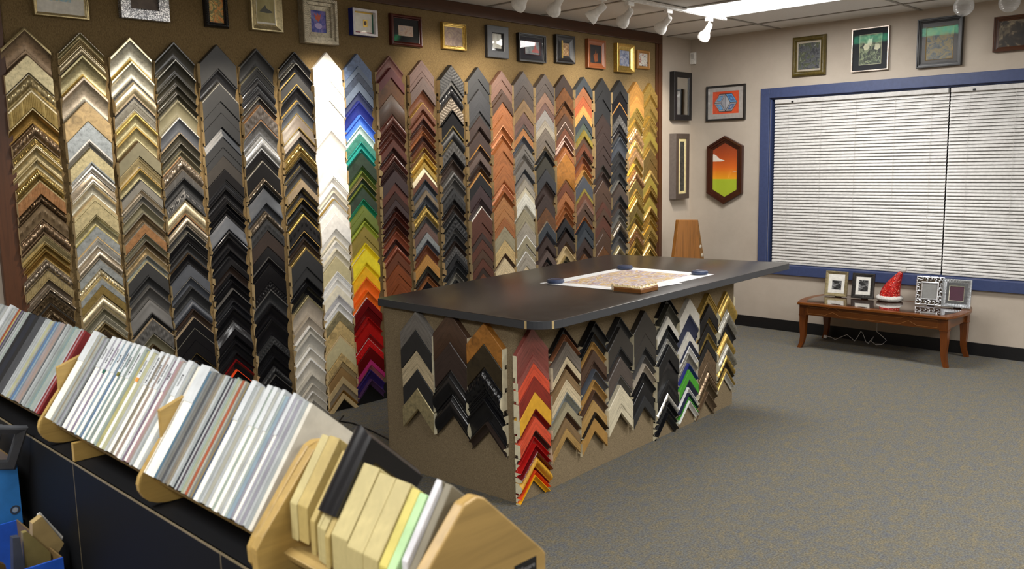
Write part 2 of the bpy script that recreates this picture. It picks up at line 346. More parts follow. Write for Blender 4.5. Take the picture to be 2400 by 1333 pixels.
# one row per corner sample: where, column, apex height, pitch, colour, profile, rim, lip, ornament, 1 = own object
CHEV = """
wall 0 2.2911 0.1279 bronze S champagne - - 1
wall 0 2.1632 0.0886 pale_champagne F dark_bronze - - 1
wall 0 2.0746 0.0810 champagne C silver - o 1
wall 0 1.9936 0.0855 dark_gold F bright_champagne - g 1
wall 0 1.9080 0.0758 antique_gold S champagne - - 1
wall 0 1.8323 0.0679 bronze C dark_bronze - o 1
wall 0 1.7644 0.0392 dark_gold R - champagne b 1
wall 0 1.7252 0.0621 champagne S bright_champagne - - 1
wall 0 1.6630 0.0478 pale_champagne S - champagne - 1
wall 0 1.6152 0.0563 dark_gold C - - g 1
wall 0 1.5589 0.0712 copper F champagne - g 1
wall 0 1.4877 0.0484 dark_bronze C - - o 1
wall 0 1.4393 0.0760 umber F - - b 1
wall 0 1.3633 0.0700 bronze C - - o 1
wall 0 1.2933 0.0511 champagne T dark_bronze - - 1
wall 0 1.2422 0.0320 dark_gold S - - - 1
wall 0 1.2101 0.0471 antique_gold S - champagne - 1
wall 0 1.1630 0.0559 pewter C - - o 1
wall 0 1.1071 0.0388 champagne F - - g 1
wall 0 1.0684 0.0454 pewter S champagne - - 1
wall 0 1.0230 0.0260 pewter C - - b 0
wall 0 0.9970 0.0565 umber T - - o 1
wall 0 0.9405 0.0327 dark_bronze T charcoal - b 1
wall 0 0.9079 0.0415 umber C - - o 1
wall 0 0.8664 0.0767 dark_bronze F - - b 1
wall 0 0.7897 0.0771 umber S - - - 1
wall 0 0.7126 0.0775 bronze S - - - 1
wall 1 2.2881 0.0333 olive_champagne S silver - - 1
wall 1 2.2548 0.0313 dark_champagne T - - - 1
wall 1 2.2235 0.0460 bright_champagne C - taupe - 1
wall 1 2.1775 0.1071 olive_champagne S - gold - 1
wall 1 2.0704 0.1249 warm_silver S - silver - 1
wall 1 1.9455 0.0981 warm_tan F - - - 1
wall 1 1.8474 0.1030 silver_blue F - bright_silver - 1
wall 1 1.7444 0.0323 grey T - - - 1
wall 1 1.7121 0.0778 cream F - silver_blue - 1
wall 1 1.6343 0.0456 bright_silver C - - - 1
wall 1 1.5887 0.0457 warm_silver R - - - 1
wall 1 1.5430 0.0721 pale_silver S - - - 1
wall 1 1.4709 0.0263 cream F tan - - 0
wall 1 1.4446 0.0726 cream F - - - 1
wall 1 1.3720 0.0596 olive_champagne S - yellow_gold - 1
wall 1 1.3124 0.0532 silver_blue F - - - 1
wall 1 1.2593 0.0623 bright_silver T tan warm_silver - 1
wall 1 1.1970 0.0580 warm_silver C - - - 1
wall 1 1.1390 0.0470 silver_blue F - - - 1
wall 1 1.0920 0.0472 bright_champagne C - - o 1
wall 1 1.0448 0.0405 silver_blue F cream - - 1
wall 1 1.0043 0.0474 dark_gold F - - - 1
wall 1 0.9569 0.0748 bright_champagne C - taupe - 1
wall 1 0.8821 0.0341 olive_grey S - - - 1
wall 1 0.8480 0.0433 pale_silver T - - - 1
wall 1 0.8046 0.0388 dark_champagne S - - - 1
wall 1 0.7658 0.0619 dark_bronze T - - - 1
wall 1 0.7039 0.0690 umber S - - - 1
wall 1 0.6349 0.0693 bronze S - - - 1
wall 2 2.2845 0.1195 pale_silver S white_gold gold - 1
wall 2 2.1649 0.0941 pale_silver S white_gold - - 1
wall 2 2.0709 0.0902 bright_champagne C charcoal taupe - 1
wall 2 1.9807 0.0841 silver T black cream - 1
wall 2 1.8966 0.0689 olive_champagne S yellow_gold - - 1
wall 2 1.8277 0.0781 olive_champagne S gold - - 1
wall 2 1.7496 0.0808 olive_grey F dark_bronze - - 1
wall 2 1.6688 0.0631 champagne T - bright_silver - 1
wall 2 1.6058 0.0611 olive_champagne S gold - - 1
wall 2 1.5447 0.0499 grey F charcoal - - 1
wall 2 1.4948 0.0341 warm_silver S silver - - 0
wall 2 1.4607 0.0342 grey S silver - - 0
wall 2 1.4265 0.0571 olive_grey S silver - - 1
wall 2 1.3693 0.0550 umber S silver - - 1
wall 2 1.3143 0.0575 copper F silver - - 1
wall 2 1.2567 0.0346 olive_grey S silver - - 0
wall 2 1.2221 0.0393 umber S silver - - 1
wall 2 1.1828 0.0417 warm_tan S silver - - 1
wall 2 1.1411 0.0302 silver_blue S silver - - 0
wall 2 1.1109 0.0816 charcoal F cream - - 1
wall 2 1.0293 0.0562 charcoal S - - - 1
wall 2 0.9731 0.0776 dark_grey S - - - 1
wall 2 0.8955 0.0756 dark_grey R - - - 1
wall 2 0.8200 0.0260 charcoal S - - - 0
wall 2 0.7939 0.0832 dark_grey F taupe - o 1
wall 2 0.7108 0.0620 olive_grey S silver - - 1
wall 2 0.6487 0.0455 umber S - - - 1
wall 2 0.6033 0.0600 dark_brown S - - - 1
wall 2 0.5432 0.0844 charcoal S - - - 1
wall 3 2.2823 0.0924 olive_black S - - - 1
wall 3 2.1899 0.0815 olive_black S silver - - 1
wall 3 2.1084 0.0569 olive_black S - - - 1
wall 3 2.0515 0.0456 olive_black S - - - 1
wall 3 2.0059 0.0320 olive_black S - - - 0
wall 3 1.9739 0.0941 olive_grey S - - - 1
wall 3 1.8798 0.0831 slate S bright_silver - - 1
wall 3 1.7967 0.0556 olive_black S taupe - - 1
wall 3 1.7411 0.0441 olive_black S silver - - 1
wall 3 1.6970 0.0373 olive_grey S - copper - 0
wall 3 1.6597 0.0701 pewter C - - o 1
wall 3 1.5896 0.0375 dark_grey F - - g 0
wall 3 1.5521 0.0611 charcoal S - - - 1
wall 3 1.4910 0.0566 charcoal R - - b 1
wall 3 1.4344 0.0924 bright_champagne C - copper - 1
wall 3 1.3420 0.0595 warm_silver C black - - 1
wall 3 1.2825 0.0310 charcoal S - - - 0
wall 3 1.2515 0.0646 black T silver - - 1
wall 3 1.1869 0.0552 charcoal S - - - 1
wall 3 1.1317 0.0675 black S dark_bronze - - 1
wall 3 1.0643 0.0677 slate F - - - 1
wall 3 0.9965 0.0558 slate S silver - - 1
wall 3 0.9407 0.0731 charcoal S - - - 1
wall 3 0.8676 0.0562 slate C - - - 1
wall 3 0.8114 0.0441 dark_brown S - - - 1
wall 3 0.7673 0.0615 black F taupe - - 1
wall 3 0.7058 0.0741 black F silver - - 1
wall 3 0.6317 0.0719 black F - - - 1
wall 3 0.5598 0.0498 black S dark_gold - b 1
wall 3 0.5100 0.0399 black S dark_bronze - - 0
wall 3 0.4701 0.0575 black S - - - 1
wall 3 0.4126 0.0753 charcoal S - - - 1
wall 4 2.2864 0.1334 charcoal F - - - 1
wall 4 2.1530 0.0754 polished_black S - - - 1
wall 4 2.0776 0.1065 charcoal F silver - - 1
wall 4 1.9711 0.0619 charcoal F - - - 1
wall 4 1.9092 0.0812 charcoal F - - - 1
wall 4 1.8280 0.0552 blue_charcoal R - - - 1
wall 4 1.7729 0.0577 charcoal F - - - 1
wall 4 1.7151 0.0483 charcoal F - - - 1
wall 4 1.6669 0.0751 warm_charcoal F - - - 1
wall 4 1.5918 0.0608 black F - - - 1
wall 4 1.5311 0.0488 polished_black T - - - 1
wall 4 1.4823 0.0587 black S - - - 1
wall 4 1.4236 0.0245 black R - - - 0
wall 4 1.3991 0.0295 black S silver - - 0
wall 4 1.3696 0.0467 black S - - - 1
wall 4 1.3229 0.0765 slate R - - - 1
wall 4 1.2464 0.0371 polished_black C - - - 0
wall 4 1.2092 0.0770 black S - - - 1
wall 4 1.1322 0.0574 black S - - - 1
wall 4 1.0748 0.0375 black F - - - 0
wall 4 1.0373 0.0526 dark_brown S - - - 1
wall 4 0.9847 0.0427 black S - - - 0
wall 4 0.9420 0.0403 black T - - - 0
wall 4 0.9017 0.0733 black S dark_grey - - 1
wall 4 0.8284 0.0406 polished_black S - - - 0
wall 4 0.7878 0.0788 black S - - - 1
wall 4 0.7090 0.0536 black R - - - 1
wall 4 0.6554 0.0333 black F - - - 0
wall 4 0.6221 0.0410 black S - - - 0
wall 4 0.5811 0.0617 black S - - - 1
wall 4 0.5194 0.0438 black S - - - 0
wall 4 0.4755 0.0621 black S dark_red - - 1
wall 4 0.4135 0.0493 black S orange_red - - 1
wall 4 0.3642 0.0651 black S - - - 1
wall 4 0.2991 0.0784 black S - - - 1
wall 5 2.2845 0.1018 charcoal S - - - 1
wall 5 2.1826 0.0609 charcoal T olive_grey - - 1
wall 5 2.1218 0.0611 polished_black C - - - 1
wall 5 2.0607 0.0564 polished_black C - - - 1
wall 5 2.0043 0.0418 charcoal S silver - - 0
wall 5 1.9625 0.0839 speckled_grey F copper - o 1
wall 5 1.8786 0.0967 steel S copper - - 1
wall 5 1.7819 0.0822 bright_steel C - - - 1
wall 5 1.6997 0.0625 black T - - - 1
wall 5 1.6372 0.1005 black F silver - - 1
wall 5 1.5367 0.0378 pewter C - - b 0
wall 5 1.4989 0.0253 charcoal S - - - 0
wall 5 1.4736 0.0887 slate R - - - 1
wall 5 1.3849 0.0458 slate S charcoal - - 0
wall 5 1.3391 0.0484 pewter C - - o 1
wall 5 1.2907 0.0665 charcoal F - - b 1
wall 5 1.2242 0.0976 dark_brown F - - - 1
wall 5 1.1266 0.0619 black F - - - 1
wall 5 1.0646 0.0518 black T dark_grey - - 1
wall 5 1.0129 0.0961 black F - - - 1
wall 5 0.9167 0.0496 black F - - o 0
wall 5 0.8672 0.0890 charcoal S dark_grey - - 1
wall 5 0.7782 0.0921 black S - - - 1
wall 5 0.6861 0.1084 black S - - - 1
wall 5 0.5776 0.0505 charcoal F - - o 0
wall 5 0.5272 0.0773 black S - - b 1
wall 5 0.4499 0.0615 black S - - - 1
wall 5 0.3884 0.0510 charcoal C - - o 0
wall 5 0.3374 0.0538 black T dark_grey - - 1
wall 5 0.2836 0.0891 black S - - - 1
wall 5 0.1945 0.0678 black S - - - 1
wall 6 2.2870 0.0653 black S - - - 1
wall 6 2.2217 0.0655 black S silver gold - 1
wall 6 2.1562 0.0708 charcoal F - gold - 1
wall 6 2.0853 0.0965 black S - gold - 1
wall 6 1.9888 0.0766 blue_charcoal S - dark_gold - 1
wall 6 1.9122 0.0846 grey_brown R - dark_gold - 1
wall 6 1.8276 0.0489 grey_brown R - - - 0
wall 6 1.7787 0.0438 charcoal T - dark_gold - 0
wall 6 1.7349 0.0465 dark_gold C - - b 0
wall 6 1.6884 0.0337 dark_gold T - - b 0
wall 6 1.6547 0.0597 black S - dark_gold - 1
wall 6 1.5950 0.0808 charcoal S - dark_gold - 1
wall 6 1.5142 0.0445 taupe F - - g 0
wall 6 1.4697 0.0656 black S - - - 1
wall 6 1.4041 0.0553 black S gold - - 1
wall 6 1.3489 0.0422 black S - - - 0
wall 6 1.3067 0.1033 black F gold - b 1
wall 6 1.2034 0.0532 black S bright_gold - - 0
wall 6 1.1502 0.0480 dark_brown S - - - 0
wall 6 1.1023 0.1285 charcoal F dark_gold - - 1
wall 6 0.9737 0.0646 charcoal F - - - 1
wall 6 0.9091 0.0432 black S - - - 0
wall 6 0.8660 0.0704 black S - - - 1
wall 6 0.7956 0.1306 greige S olive_champagne - - 1
wall 6 0.6650 0.0656 greige S - - - 1
wall 6 0.5993 0.0356 pale_grey S white - - 0
wall 6 0.5637 0.1018 pale_grey S - - - 1
wall 6 0.4619 0.0691 white_paint S white - - 1
wall 6 0.3928 0.1027 white_paint S white - - 1
wall 6 0.2901 0.0613 pale_grey S - - - 1
wall 6 0.2288 0.0531 white_paint S - - - 0
wall 6 0.1757 0.0504 white_paint S white - - 0
wall 6 0.1253 0.0759 pale_grey S - - - 1
wall 7 2.2990 0.1011 white F - - - 1
wall 7 2.1979 0.0677 white F - - - 1
wall 7 2.1302 0.1282 white F - - - 1
wall 7 2.0020 0.1264 white F - - - 1
wall 7 1.8756 0.0450 white F - - - 0
wall 7 1.8307 0.1142 white S - - - 1
wall 7 1.7165 0.1310 white F - - - 1
wall 7 1.5855 0.0564 white F - - - 0
wall 7 1.5291 0.0566 white S - - - 0
wall 7 1.4726 0.0351 white S - - - 0
wall 7 1.4375 0.0460 white S ivory - - 0
wall 7 1.3915 0.0407 white S gold - - 0
wall 7 1.3508 0.0544 white F - - - 0
wall 7 1.2965 0.0982 white F - - - 1
wall 7 1.1983 0.0493 white S - - - 0
wall 7 1.1490 0.0274 ivory S - - - 0
wall 7 1.1216 0.0495 white S - - - 0
wall 7 1.0721 0.0524 ivory S - - - 0
wall 7 1.0197 0.0940 olive_ivory F - - - 1
wall 7 0.9257 0.0472 white T - - - 0
wall 7 0.8785 0.0501 white S - - - 0
wall 7 0.8284 0.0558 ivory F - - - 0
wall 7 0.7726 0.0532 lilac_grey S - - - 0
wall 7 0.7194 0.0561 white S - - - 0
wall 7 0.6633 0.0619 cream F - - - 1
wall 7 0.6014 0.0960 tan_speckle F - - - 1
wall 7 0.5054 0.1221 olive_ivory F light_tan - - 1
wall 7 0.3832 0.0542 tan_speckle F - - - 0
wall 7 0.3290 0.0400 light_tan T - - - 0
wall 7 0.2890 0.0602 camel F - - - 0
wall 7 0.2288 0.0460 light_tan F - - - 0
wall 7 0.1828 0.0432 taupe F - - - 0
wall 7 0.1396 0.0231 gold_brown S - - - 0
wall 7 0.1166 0.0376 light_tan F - - - 0
wall 8 2.3081 0.0801 denim F - - - 1
wall 8 2.2280 0.0401 blue_grey F - - - 0
wall 8 2.1879 0.0563 dark_denim F - - - 0
wall 8 2.1315 0.0619 blue_grey F - - - 1
wall 8 2.0696 0.0567 slate_blue S - - - 0
wall 8 2.0130 0.0921 royal_blue S - - - 1
wall 8 1.9208 0.0408 cornflower S - - - 0
wall 8 1.8801 0.0245 cornflower F - - - 0
wall 8 1.8556 0.0546 ice_blue S - - - 0
wall 8 1.8010 0.0520 teal F - - - 0
wall 8 1.7490 0.0411 turquoise S - - - 0
wall 8 1.7079 0.0302 turquoise S - - - 0
wall 8 1.6777 0.0826 dark_green F - - - 1
wall 8 1.5951 0.0359 green S - - - 0
wall 8 1.5592 0.0387 olive_green S - - - 0
wall 8 1.5204 0.0444 dark_green S champagne - - 0
wall 8 1.4761 0.0250 olive_green S - - - 0
wall 8 1.4511 0.0696 dark_green F - - - 1
wall 8 1.3815 0.0447 emerald S - - - 0
wall 8 1.3368 0.0336 olive_green F - - - 0
wall 8 1.3032 0.0448 olive_green F - - - 0
wall 8 1.2584 0.0253 olive_green S - - - 0
wall 8 1.2331 0.0366 lime S - - - 0
wall 8 1.1965 0.0648 olive_gold F - - - 1
wall 8 1.1317 0.0424 olive_gold F - - - 0
wall 8 1.0893 0.0453 yellow S - white - 0
wall 8 1.0440 0.0824 yellow F - - - 1
wall 8 0.9616 0.0342 yellow S - - - 0
wall 8 0.9274 0.0657 amber F - - - 1
wall 8 0.8617 0.0889 orange S - - - 1
wall 8 0.7728 0.0576 orange S - white - 0
wall 8 0.7152 0.0548 dark_red F - - - 0
wall 8 0.6604 0.0695 dark_red S - - - 1
wall 8 0.5909 0.0406 red S - - - 0
wall 8 0.5503 0.0669 red F - - - 0
wall 8 0.4834 0.0438 red S - white - 0
wall 8 0.4396 0.0497 bright_red F - - o 0
wall 8 0.3899 0.0880 dark_red F - - - 1
wall 8 0.3019 0.0353 magenta F - - - 0
wall 8 0.2666 0.0354 pink S - - - 0
wall 8 0.2313 0.0650 purple S - - - 0
wall 8 0.1663 0.0415 plum_purple S - - - 0
wall 9 2.3137 0.0773 rose_gloss S - - - 1
wall 9 2.2365 0.0665 burgundy F - - - 1
wall 9 2.1700 0.1057 burl_brown F - - - 1
wall 9 2.0644 0.1286 walnut F - - - 1
wall 9 1.9357 0.0674 mahogany_gloss C - - - 1
wall 9 1.8683 0.0592 mahogany S - - - 0
wall 9 1.8091 0.0424 mahogany_gloss S - - - 0
wall 9 1.7667 0.0510 red_mahogany F - - - 0
wall 9 1.7158 0.0426 dark_mahogany S - - - 0
wall 9 1.6732 0.0512 mahogany_gloss C - - - 0
wall 9 1.6220 0.0599 dark_mahogany T - - - 0
wall 9 1.5621 0.0859 plum_brown F - - - 1
wall 9 1.4762 0.0603 red_mahogany F - - - 0
wall 9 1.4159 0.0518 dark_mahogany F - - - 0
wall 9 1.3641 0.0433 plum_brown F - - - 0
wall 9 1.3208 0.0434 dark_mahogany S - - - 0
wall 9 1.2774 0.0406 red_mahogany S - - - 0
wall 9 1.2368 0.0552 dark_mahogany S - - - 0
wall 9 1.1817 0.0349 cherry S - - - 0
wall 9 1.1467 0.0554 rose_cherry S - - - 0
wall 9 1.0913 0.0380 dark_mahogany S - - - 0
wall 9 1.0533 0.0469 rose_cherry C - - - 0
wall 9 1.0064 0.0646 cherry F - - - 0
wall 9 0.9418 0.0206 cherry F - - - 0
wall 9 0.9212 0.0678 light_cherry F - - - 0
wall 9 0.8534 0.0710 light_cherry F - - - 0
wall 9 0.7823 0.0772 light_cherry F - - - 1
wall 10 2.3045 0.0799 rose_brown F - - - 1
wall 10 2.2246 0.0372 rose_brown F - - - 0
wall 10 2.1874 0.0832 rose_wood F - - - 1
wall 10 2.1042 0.0835 red_brown S - - - 1
wall 10 2.0206 0.0462 red_brown F gold - - 0
wall 10 1.9744 0.0318 cherry S - - - 0
wall 10 1.9425 0.0319 cherry F - - - 0
wall 10 1.9107 0.0436 dark_mahogany S - - - 0
wall 10 1.8671 0.0437 red_brown S - - - 0
wall 10 1.8234 0.0321 orange_wood S - - - 0
wall 10 1.7914 0.0380 dark_mahogany S - - - 0
wall 10 1.7534 0.0410 red_brown T - - - 0
wall 10 1.7125 0.0381 cherry S gold - - 0
wall 10 1.6743 0.0352 pale_gold S - - - 0
wall 10 1.6391 0.0265 gold S - - - 0
wall 10 1.6127 0.0353 gold F - - - 0
wall 10 1.5773 0.0413 pale_cream R - - - 0
wall 10 1.5360 0.0443 red_brown F - - - 0
wall 10 1.4917 0.0385 dark_slate S - - - 0
wall 10 1.4532 0.0356 slate F - - - 0
wall 10 1.4176 0.0357 taupe F - - g 0
wall 10 1.3820 0.0447 slate S - - - 0
wall 10 1.3373 0.0298 dark_slate C - - o 0
wall 10 1.3075 0.0747 gold C - - b 0
wall 10 1.2328 0.0450 dark_grey S - - - 0
wall 10 1.1878 0.0661 rose_brown F - - - 0
wall 10 1.1217 0.0512 silver_blue F - - - 0
wall 10 1.0705 0.0393 slate S - - - 0
wall 10 1.0312 0.0666 cherry S - - - 0
wall 10 0.9646 0.0790 honey F - - - 1
wall 10 0.8857 0.0457 olive_black S - - - 0
wall 10 0.8400 0.0336 dark_brown S - - - 0
wall 10 0.8064 0.0397 orange_wood S - - - 0
wall 10 0.7667 0.0582 black F - - - 0
wall 11 2.2873 0.1121 charcoal F - - w 1
wall 11 2.1752 0.0266 dark_grey F - - - 0
wall 11 2.1486 0.0860 polished_black C - - b 1
wall 11 2.0626 0.0864 pewter F - - w 1
wall 11 1.9762 0.0209 charcoal S - - - 0
wall 11 1.9553 0.1018 black F - dark_gold - 1
wall 11 1.8535 0.0993 charcoal C - dark_gold - 1
wall 11 1.7542 0.0755 dark_grey F - - o 0
wall 11 1.6787 0.0545 black S - - - 0
wall 11 1.6242 0.0759 dark_brown S - - - 0
wall 11 1.5483 0.0548 dark_grey C - - - 0
wall 11 1.4934 0.0733 dark_grey S - - - 0
wall 11 1.4201 0.0736 charcoal F - - b 0
wall 11 1.3465 0.0461 black S - - - 0
wall 11 1.3004 0.0462 dark_brown S - - - 0
wall 11 1.2542 0.0494 charcoal C - - b 0
wall 11 1.2048 0.0681 charcoal F - - o 0
wall 11 1.1368 0.0465 dark_grey S - - - 0
wall 11 1.0902 0.0529 charcoal S - - - 0
wall 11 1.0373 0.0374 dark_brown S - - - 0
wall 11 1.0000 0.0531 dark_grey F - - o 0
wall 11 0.9469 0.0407 charcoal F - - g 0
wall 11 0.9062 0.0533 charcoal S - - b 0
wall 11 0.8529 0.0471 charcoal S - - - 0
wall 11 0.8058 0.0504 silver S - - - 0
wall 11 0.7554 0.0537 charcoal S - - - 0
wall 12 2.2893 0.0882 charcoal F - - - 1
wall 12 2.2011 0.0702 charcoal F - - - 0
wall 12 2.1310 0.1595 charcoal_wood F - - - 1
wall 12 1.9715 0.0339 charcoal F - - - 0
wall 12 1.9376 0.0772 espresso F - - - 0
wall 12 1.8604 0.0340 espresso S - - - 0
wall 12 1.8264 0.0962 espresso F - - - 1
wall 12 1.7302 0.0498 espresso S honey - - 0
wall 12 1.6803 0.0593 brown_grey F - - - 0
wall 12 1.6210 0.0501 espresso S - - - 0
wall 12 1.5710 0.0408 espresso S - - - 0
wall 12 1.5302 0.1006 black F honey - - 1
wall 12 1.4296 0.0884 plum_brown F - - - 0
wall 12 1.3412 0.0634 plum_brown S - - - 0
wall 12 1.2778 0.1241 red_brown_dark F bright_silver - - 1
wall 12 1.1538 0.0735 red_brown_dark F - - - 0
wall 12 1.0803 0.0480 espresso F - - - 0
wall 12 1.0322 0.0739 red_brown_dark F - - - 0
wall 12 0.9584 0.0709 walnut F - - - 0
wall 12 0.8875 0.0711 red_brown_dark F - - - 0
wall 12 0.8164 0.0454 dark_brown F - - - 0
wall 12 0.7711 0.0780 red_brown F - - - 0
wall 13 2.2795 0.0687 rose_tan F - - - 0
wall 13 2.2108 0.0658 rose_tan F - - - 0
wall 13 2.1450 0.0345 walnut F - - - 0
wall 13 2.1105 0.0629 walnut F - - - 0
wall 13 2.0475 0.0979 orange_wood F - - - 1
wall 13 1.9496 0.0729 orange_wood F - - - 0
wall 13 1.8767 0.0668 orange_wood S light_peach - - 0
wall 13 1.8100 0.0510 orange_wood S light_peach - - 0
wall 13 1.7590 0.0767 orange_wood F - - - 0
wall 13 1.6823 0.1155 orange_wood F - - - 1
wall 13 1.5668 0.1064 orange_wood F - - - 1
wall 13 1.4604 0.0291 orange_wood S - - - 0
wall 13 1.4313 0.0518 light_peach S - - - 0
wall 13 1.3794 0.0454 orange_wood S - - - 0
wall 13 1.3340 0.0911 pale_orange_wood F - - - 0
wall 13 1.2429 0.0620 pale_orange_wood F - - - 0
wall 13 1.1808 0.0688 orange_wood F - - - 0
wall 13 1.1120 0.1052 olive_tan F - - - 1
wall 13 1.0069 0.1023 maple F - - - 1
wall 13 0.9045 0.0364 walnut S - - - 0
wall 13 0.8681 0.0830 pale_maple F - - - 0
wall 13 0.7851 0.1033 pale_maple F - - - 1
wall 14 2.2871 0.1090 grey_brown_wood F - - - 1
wall 14 2.1781 0.1031 walnut_grey F - - - 1
wall 14 2.0750 0.0938 camel_wood F - - - 0
wall 14 1.9812 0.0909 rose_brown F - - - 0
wall 14 1.8902 0.0326 grey_brown_wood F - - - 0
wall 14 1.8577 0.0587 honey_orange F - - - 0
wall 14 1.7990 0.0621 slate S - - - 0
wall 14 1.7369 0.0426 grey_wood F - - - 0
wall 14 1.6943 0.0328 grey_wood F - - - 0
wall 14 1.6614 0.0559 grey_wood S - - - 0
wall 14 1.6055 0.0626 grey_wood F - - - 0
wall 14 1.5429 0.0330 slate S - - - 0
wall 14 1.5099 0.0430 grey_wood F - - - 0
wall 14 1.4669 0.0630 grey_tan_wood F - - - 0
wall 14 1.4039 0.0399 pale_cream_wood F - - - 0
wall 14 1.3640 0.0933 ivory_wood F - - - 0
wall 14 1.2707 0.0401 ivory_wood S - - - 0
wall 14 1.2306 0.1005 olive_tan F - - - 0
wall 14 1.1301 0.0976 grey_tan_wood F - - - 0
wall 14 1.0325 0.0743 olive_tan F white - - 0
wall 14 0.9583 0.0576 olive_tan F white - - 0
wall 14 0.9007 0.0475 grey_tan_wood F white - - 0
wall 14 0.8532 0.0714 grey_tan_wood F - - - 0
wall 14 0.7818 0.0990 pale_maple F - - - 0
wall 15 2.2819 0.0757 grey_brown_wood F - - - 0
wall 15 2.2062 0.0660 grey_brown_wood F - - - 0
wall 15 2.1402 0.0794 rose_tan_wood F - - - 0
wall 15 2.0608 0.0564 rose_brown F - - - 0
wall 15 2.0044 0.0799 silver_wood F - - - 0
wall 15 1.9245 0.0634 grey_tan_wood F - - - 0
wall 15 1.8611 0.1005 taupe_wood F - - - 0
wall 15 1.7606 0.0369 taupe_wood F - - - 0
wall 15 1.7237 0.0404 taupe S - - - 0
wall 15 1.6833 0.0472 charcoal S - - - 0
wall 15 1.6361 0.0980 olive_black F - - - 0
wall 15 1.5381 0.0984 charcoal_wood F - - - 0
wall 15 1.4397 0.1056 espresso S - - - 0
wall 15 1.3341 0.1026 espresso F - - - 0
wall 15 1.2315 0.1065 burl_brown F - - - 0
wall 15 1.1250 0.0862 dark_slate F taupe - - 0
wall 15 1.0387 0.0415 slate S - - - 0
wall 15 0.9972 0.0728 espresso F - - - 0
wall 15 0.9245 0.0347 espresso S - - - 0
wall 15 0.8897 0.0626 brown_grey F - - - 0
wall 15 0.8271 0.0384 charcoal S - - - 0
wall 15 0.7887 0.1084 espresso S - - - 0
wall 16 2.2890 0.0979 dark_brown F - - - 0
wall 16 2.1911 0.1084 burl_brown F - - - 0
wall 16 2.0827 0.0374 walnut S - - - 0
wall 16 2.0453 0.0647 burl_brown F - - - 0
wall 16 1.9806 0.0649 walnut F - - - 0
wall 16 1.9157 0.0513 walnut F pale_rose - - 0
wall 16 1.8644 0.0583 red_brown F - - - 0
wall 16 1.8061 0.0447 red_brown S pale_rose - - 0
wall 16 1.7614 0.0516 red_brown S pale_rose - - 0
wall 16 1.7098 0.0448 orange_wood F - - - 0
wall 16 1.6649 0.2115 amber_burl F - - - 1
wall 16 1.4534 0.0279 burl_brown F - - - 0
wall 16 1.4256 0.0733 cherry F - - - 0
wall 16 1.3523 0.0700 orange_wood F - - - 0
wall 16 1.2822 0.0491 orange_wood S - - - 0
wall 16 1.2331 0.0457 orange_wood S - - - 0
wall 16 1.1874 0.0564 orange_wood S - - - 0
wall 16 1.1311 0.0742 black F - - - 0
wall 16 1.0569 0.0425 black S - - - 0
wall 16 1.0144 0.0780 dark_brown F - - - 0
wall 16 0.9364 0.0391 walnut S - - - 0
wall 16 0.8973 0.0784 light_tan S - - - 0
wall 16 0.8189 0.0464 champagne S - - - 0
wall 16 0.7724 0.0824 black F - - - 0
wall 17 2.2855 0.0761 dark_slate F - - - 0
wall 17 2.2094 0.0798 copper_wood F - - - 0
wall 17 2.1296 0.0765 orange_red_wood F - - - 0
wall 17 2.0531 0.0768 yellow_wood F - - - 0
wall 17 1.9763 0.0665 dark_slate F - - - 0
wall 17 1.9098 0.0561 green_slate F - - - 0
wall 17 1.8537 0.0527 olive_gold_leaf F - - - 0
wall 17 1.8010 0.0599 walnut F - - - 0
wall 17 1.7411 0.0565 cherry F - - - 0
wall 17 1.6846 0.0531 walnut S - - - 0
wall 17 1.6315 0.0603 cherry S - - - 0
wall 17 1.5713 0.0497 orange_wood S - - - 0
wall 17 1.5215 0.0534 yellow_wood S - - - 0
wall 17 1.4681 0.1000 slate F - - - 0
wall 17 1.3681 0.0322 olive_gold_leaf F - - - 0
wall 17 1.3359 0.0574 red_brown F - - - 0
wall 17 1.2785 0.0359 rose_tan F - - - 0
wall 17 1.2426 0.0540 walnut F - - - 0
wall 17 1.1886 0.0577 walnut F - - - 0
wall 17 1.1309 0.0397 orange_wood S - - - 0
wall 17 1.0912 0.0652 navy_black F - - - 0
wall 17 1.0260 0.0726 dark_slate F - - - 0
wall 17 0.9534 0.0764 espresso F - - - 0
wall 17 0.8769 0.0657 espresso S - - - 0
wall 17 0.8112 0.1209 burl_brown F - - - 0
wall 18 2.2889 0.1029 charcoal F - - - 0
wall 18 2.1860 0.0712 charcoal F - - - 0
wall 18 2.1148 0.1286 charcoal F - - - 0
wall 18 1.9861 0.0969 espresso F - - - 0
wall 18 1.8893 0.0576 espresso F - - - 0
wall 18 1.8317 0.1156 espresso F - - - 0
wall 18 1.7161 0.0725 espresso F - - - 0
wall 18 1.6436 0.0800 espresso F - - - 0
wall 18 1.5637 0.0619 warm_charcoal S - - - 0
wall 18 1.5017 0.0767 espresso S - - - 0
wall 18 1.4250 0.1063 walnut F - - - 0
wall 18 1.3187 0.0736 walnut F - - - 0
wall 18 1.2451 0.0590 red_brown_dark F - - - 0
wall 18 1.1861 0.0591 walnut F - - - 0
wall 18 1.1270 0.1075 red_brown_dark F - - - 0
wall 18 1.0195 0.0521 walnut F - - - 0
wall 18 0.9674 0.1081 walnut F - - - 0
wall 18 0.8593 0.1349 burl_brown F - - - 0
wall 19 2.2836 0.0944 charcoal F - - - 0
wall 19 2.1892 0.0911 black F - - - 0
wall 19 2.0981 0.1060 black F honey - - 0
wall 19 1.9921 0.0807 dark_grey F - - o 0
wall 19 1.9113 0.0847 black C - - - 0
wall 19 1.8267 0.0258 dark_grey S - - - 0
wall 19 1.8009 0.1258 blue_charcoal S - - - 0
wall 19 1.6751 0.0742 charcoal S - - - 0
wall 19 1.6009 0.1043 charcoal S - - - 0
wall 19 1.4966 0.0785 charcoal S - - - 0
